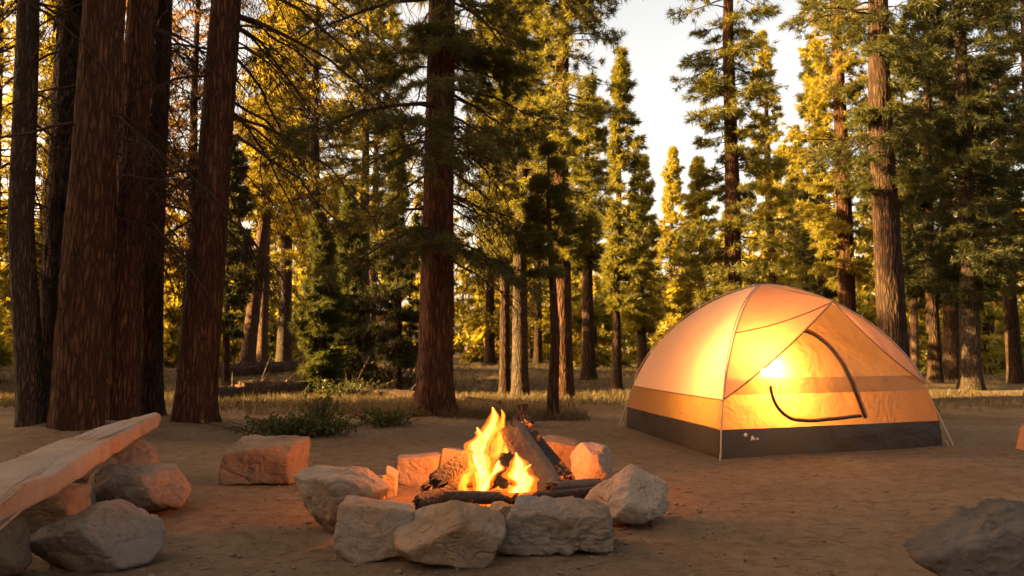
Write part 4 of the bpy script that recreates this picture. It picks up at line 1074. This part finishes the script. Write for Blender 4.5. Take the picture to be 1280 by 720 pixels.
# white stakes / fence far right
def fence():
    m = simple('whitewashed_wood', (0.62, 0.57, 0.50), 0.8, 0.1)
    p0, p1 = ground(1150, 455), ground(1222, 455); p0[2] = gz(p0[0], p0[1]); 
    t = thing('picket_fence', 'low pale picket fence far behind the firs on the right', 'fence', p0)
    L = p1[0] - p0[0]; n = 17
    def bx(name, c, d):
        bm = bmesh.new(); bmesh.ops.create_cube(bm, size=1.0)
        for v in bm.verts: v.co = Vector((v.co.x * d[0] + c[0], v.co.y * d[1] + c[1], v.co.z * d[2] + c[2]))
        top = [v for v in bm.verts if v.co.z > c[2]]
        me = bpy.data.meshes.new(name); bm.to_mesh(me); bm.free(); return link(name, me, m, t)
    r = random.Random(3)
    for i in range(n):
        hh = r.uniform(0.75, 1.0)
        o = bx('picket', (L * i / (n - 1), 0.03, hh / 2), (0.09, 0.025, hh)); o.rotation_euler = (0, r.uniform(-0.06, 0.06), 0)
    for z in (0.25, 0.62): bx('rail', (L / 2, 0.07, z), (L + 0.3, 0.04, 0.08))
fence()

def shed():
    p = ground(478, 451); m = simple('grey_boards', (0.36, 0.33, 0.30), 0.85, 0.1, scale=6); rf = simple('rusty_roof', (0.22, 0.10, 0.06), 0.7, 0.2, scale=8)
    t = thing('shed', 'small grey shed far off left of the flared pine', 'shed', (p[0], p[1], float(gz(p[0], p[1]))))
    V = np.array([(-0.75, 0, -0.2), (0.75, 0, -0.2), (0.75, 2, -0.2), (-0.75, 2, -0.2), (-0.75, 0, 2.3), (0.75, 0, 2.3), (0.75, 2, 2.3), (-0.75, 2, 2.3)], float)
    mb = MB(); mb.add(V, None, [[0, 1, 5, 4], [1, 2, 6, 5], [2, 3, 7, 6], [3, 0, 4, 7]]); mb.build('wall', m, t)
    R = np.array([(-0.95, -0.2, 2.28), (0.95, -0.2, 2.28), (0.95, 2.2, 2.28), (-0.95, 2.2, 2.28), (-0.95, 1, 2.9), (0.95, 1, 2.9)], float)
    mb = MB(); mb.add(R, [[0, 4, 3], [1, 2, 5]], [[0, 1, 5, 4], [2, 3, 4, 5], [0, 3, 2, 1]]); mb.build('roof', rf, t)
    D = np.array([(-0.3, -0.03, 0), (0.35, -0.03, 0), (0.35, -0.03, 1.8), (-0.3, -0.03, 1.8), (-0.3, 0.0, 0), (0.35, 0.0, 0), (0.35, 0.0, 1.8), (-0.3, 0.0, 1.8)], float)
    mb = MB(); mb.add(D, None, [[0, 1, 2, 3], [0, 4, 5, 1], [1, 5, 6, 2], [2, 6, 7, 3], [3, 7, 4, 0]]); mb.build('door', simple('shed_door', (0.28, 0.26, 0.24), 0.8), t)
shed()

def block():
    g = ground(1281, 561)
    me = log_mesh(g + np.array([0, 0, -0.03]), g + np.array([0.0, 0, 0.19]), 0.06, 0.055, 77)
    o = link('wooden_post', me, simple('orange_wood', (0.42, 0.19, 0.08), 0.8), None, True); tag(o, 'short orange wooden post at the right edge beyond the tent', 'post')
block()

# loose stones, needles, twigs and grass
def litter():
    r = np.random.default_rng(21)
    bm = bmesh.new(); bmesh.ops.create_icosphere(bm, subdivisions=2, radius=1.0)
    V0 = np.array([v.co[:] for v in bm.verts]); F0 = np.array([[v.index for v in f.verts] for f in bm.faces]); bm.free()
    mb = MB()
    for i in range(4200):
        if i < 500:
            an = r.uniform(0, 2 * PI); q = r.normal(1.3, 0.22); x, y = -0.12 + q * math.cos(an), 4.75 + q * 1.05 * math.sin(an)
        else:
            y = 2.3 + 9 * r.uniform() ** 1.6; x = r.uniform(-0.75, 0.75) * y
        if i < 500 and y > 5.6: continue
        s = 0.003 + 0.009 * r.uniform() ** 3 + (0.008 if r.uniform() < 0.02 else 0)
        D = V0 * (1 + 0.4 * fbm(V0 * 1.3 + r.uniform(0, 90), 3, 2))[:, None] * np.array([r.uniform(0.8, 1.4), r.uniform(0.8, 1.2), 0.6]) * s
        mb.add(D + np.array([x, y, float(gz(x, y)) + s * 0.35]), F0)
    o = mb.build('pebbles', ROCK_BROWN, None, True); tag(o, 'small pebbles scattered over the bare earth around the fire ring', 'gravel', kind='stuff')
    mb = MB(); n = 4200; y = 2.2 + 9.5 * r.uniform(size=n) ** 1.5; x = r.uniform(-0.78, 0.78, n) * y
    a = r.uniform(0, PI, n); L = r.uniform(0.012, 0.045, n); z = gz(x, y) + 0.010
    c = np.stack([x, y, z], -1); d = np.stack([np.cos(a), np.sin(a), r.normal(0, 0.08, n)], -1) * L[:, None]
    P = np.stack([c - d, c + np.array([0, 0, 0.004]), c + d], 1); tubes(mb, P, np.repeat(r.uniform(0.0008, 0.002, n)[:, None], 3, 1), 4)
    o = mb.build('forest_litter', simple('dead_needles', (0.13, 0.075, 0.045), 0.9, 0.1), None); tag(o, 'fallen needles and twigs littering the campsite earth', 'litter', kind='stuff')
    mb = MB(); n = 60000; y = 10.5 + 22 * r.uniform(size=n) ** 1.4; x = r.uniform(-0.72, 0.72, n) * y
    m = (1.1 * vnoise(np.stack([x * 0.30, y * 0.22, 0 * x], -1), 44) + 0.5 * vnoise(np.stack([x * 1.1, y * 0.8, 0 * x], -1), 45) + 0.9 * sstep(10.5, 20, y) - 0.42 + r.normal(0, 0.12, n)) > 0.0
    m &= ~((x > 1.0) & (x < 6.5) & (y < 13.5)); m &= ~((x > 3) & (y < 24) & (r.uniform(size=n) < 0.8))
    x, y = x[m], y[m]; C = np.stack([x, y, gz(x, y)], -1); D = np.tile(np.array([0, 0, 1.0]), (len(C), 1))
    blades(mb, C, D, 3, 0.13, 0.011, 0.5, r)
    o = mb.build('grass', DRYGRASS, None); tag(o, 'dry yellow grass growing under the trees beyond the bare earth', 'grass', kind='stuff')
litter()

# ------------------------------------------------------------------ render settings
scene.render.engine = 'CYCLES'
cy = scene.cycles
cy.use_denoising = True
try: cy.denoiser = 'OPENIMAGEDENOISE'
except Exception: pass
cy.max_bounces = 7; cy.diffuse_bounces = 4; cy.transmission_bounces = 5; cy.transparent_max_bounces = 16; cy.glossy_bounces = 2
cy.sample_clamp_indirect = 4.0; cy.caustics_reflective = False; cy.caustics_refractive = False
cy.use_adaptive_sampling = False
vs = scene.view_settings
vs.view_transform = 'Standard'; vs.look = 'None'; vs.gamma = 1.0; vs.use_curve_mapping = False
vs.exposure = 3.12
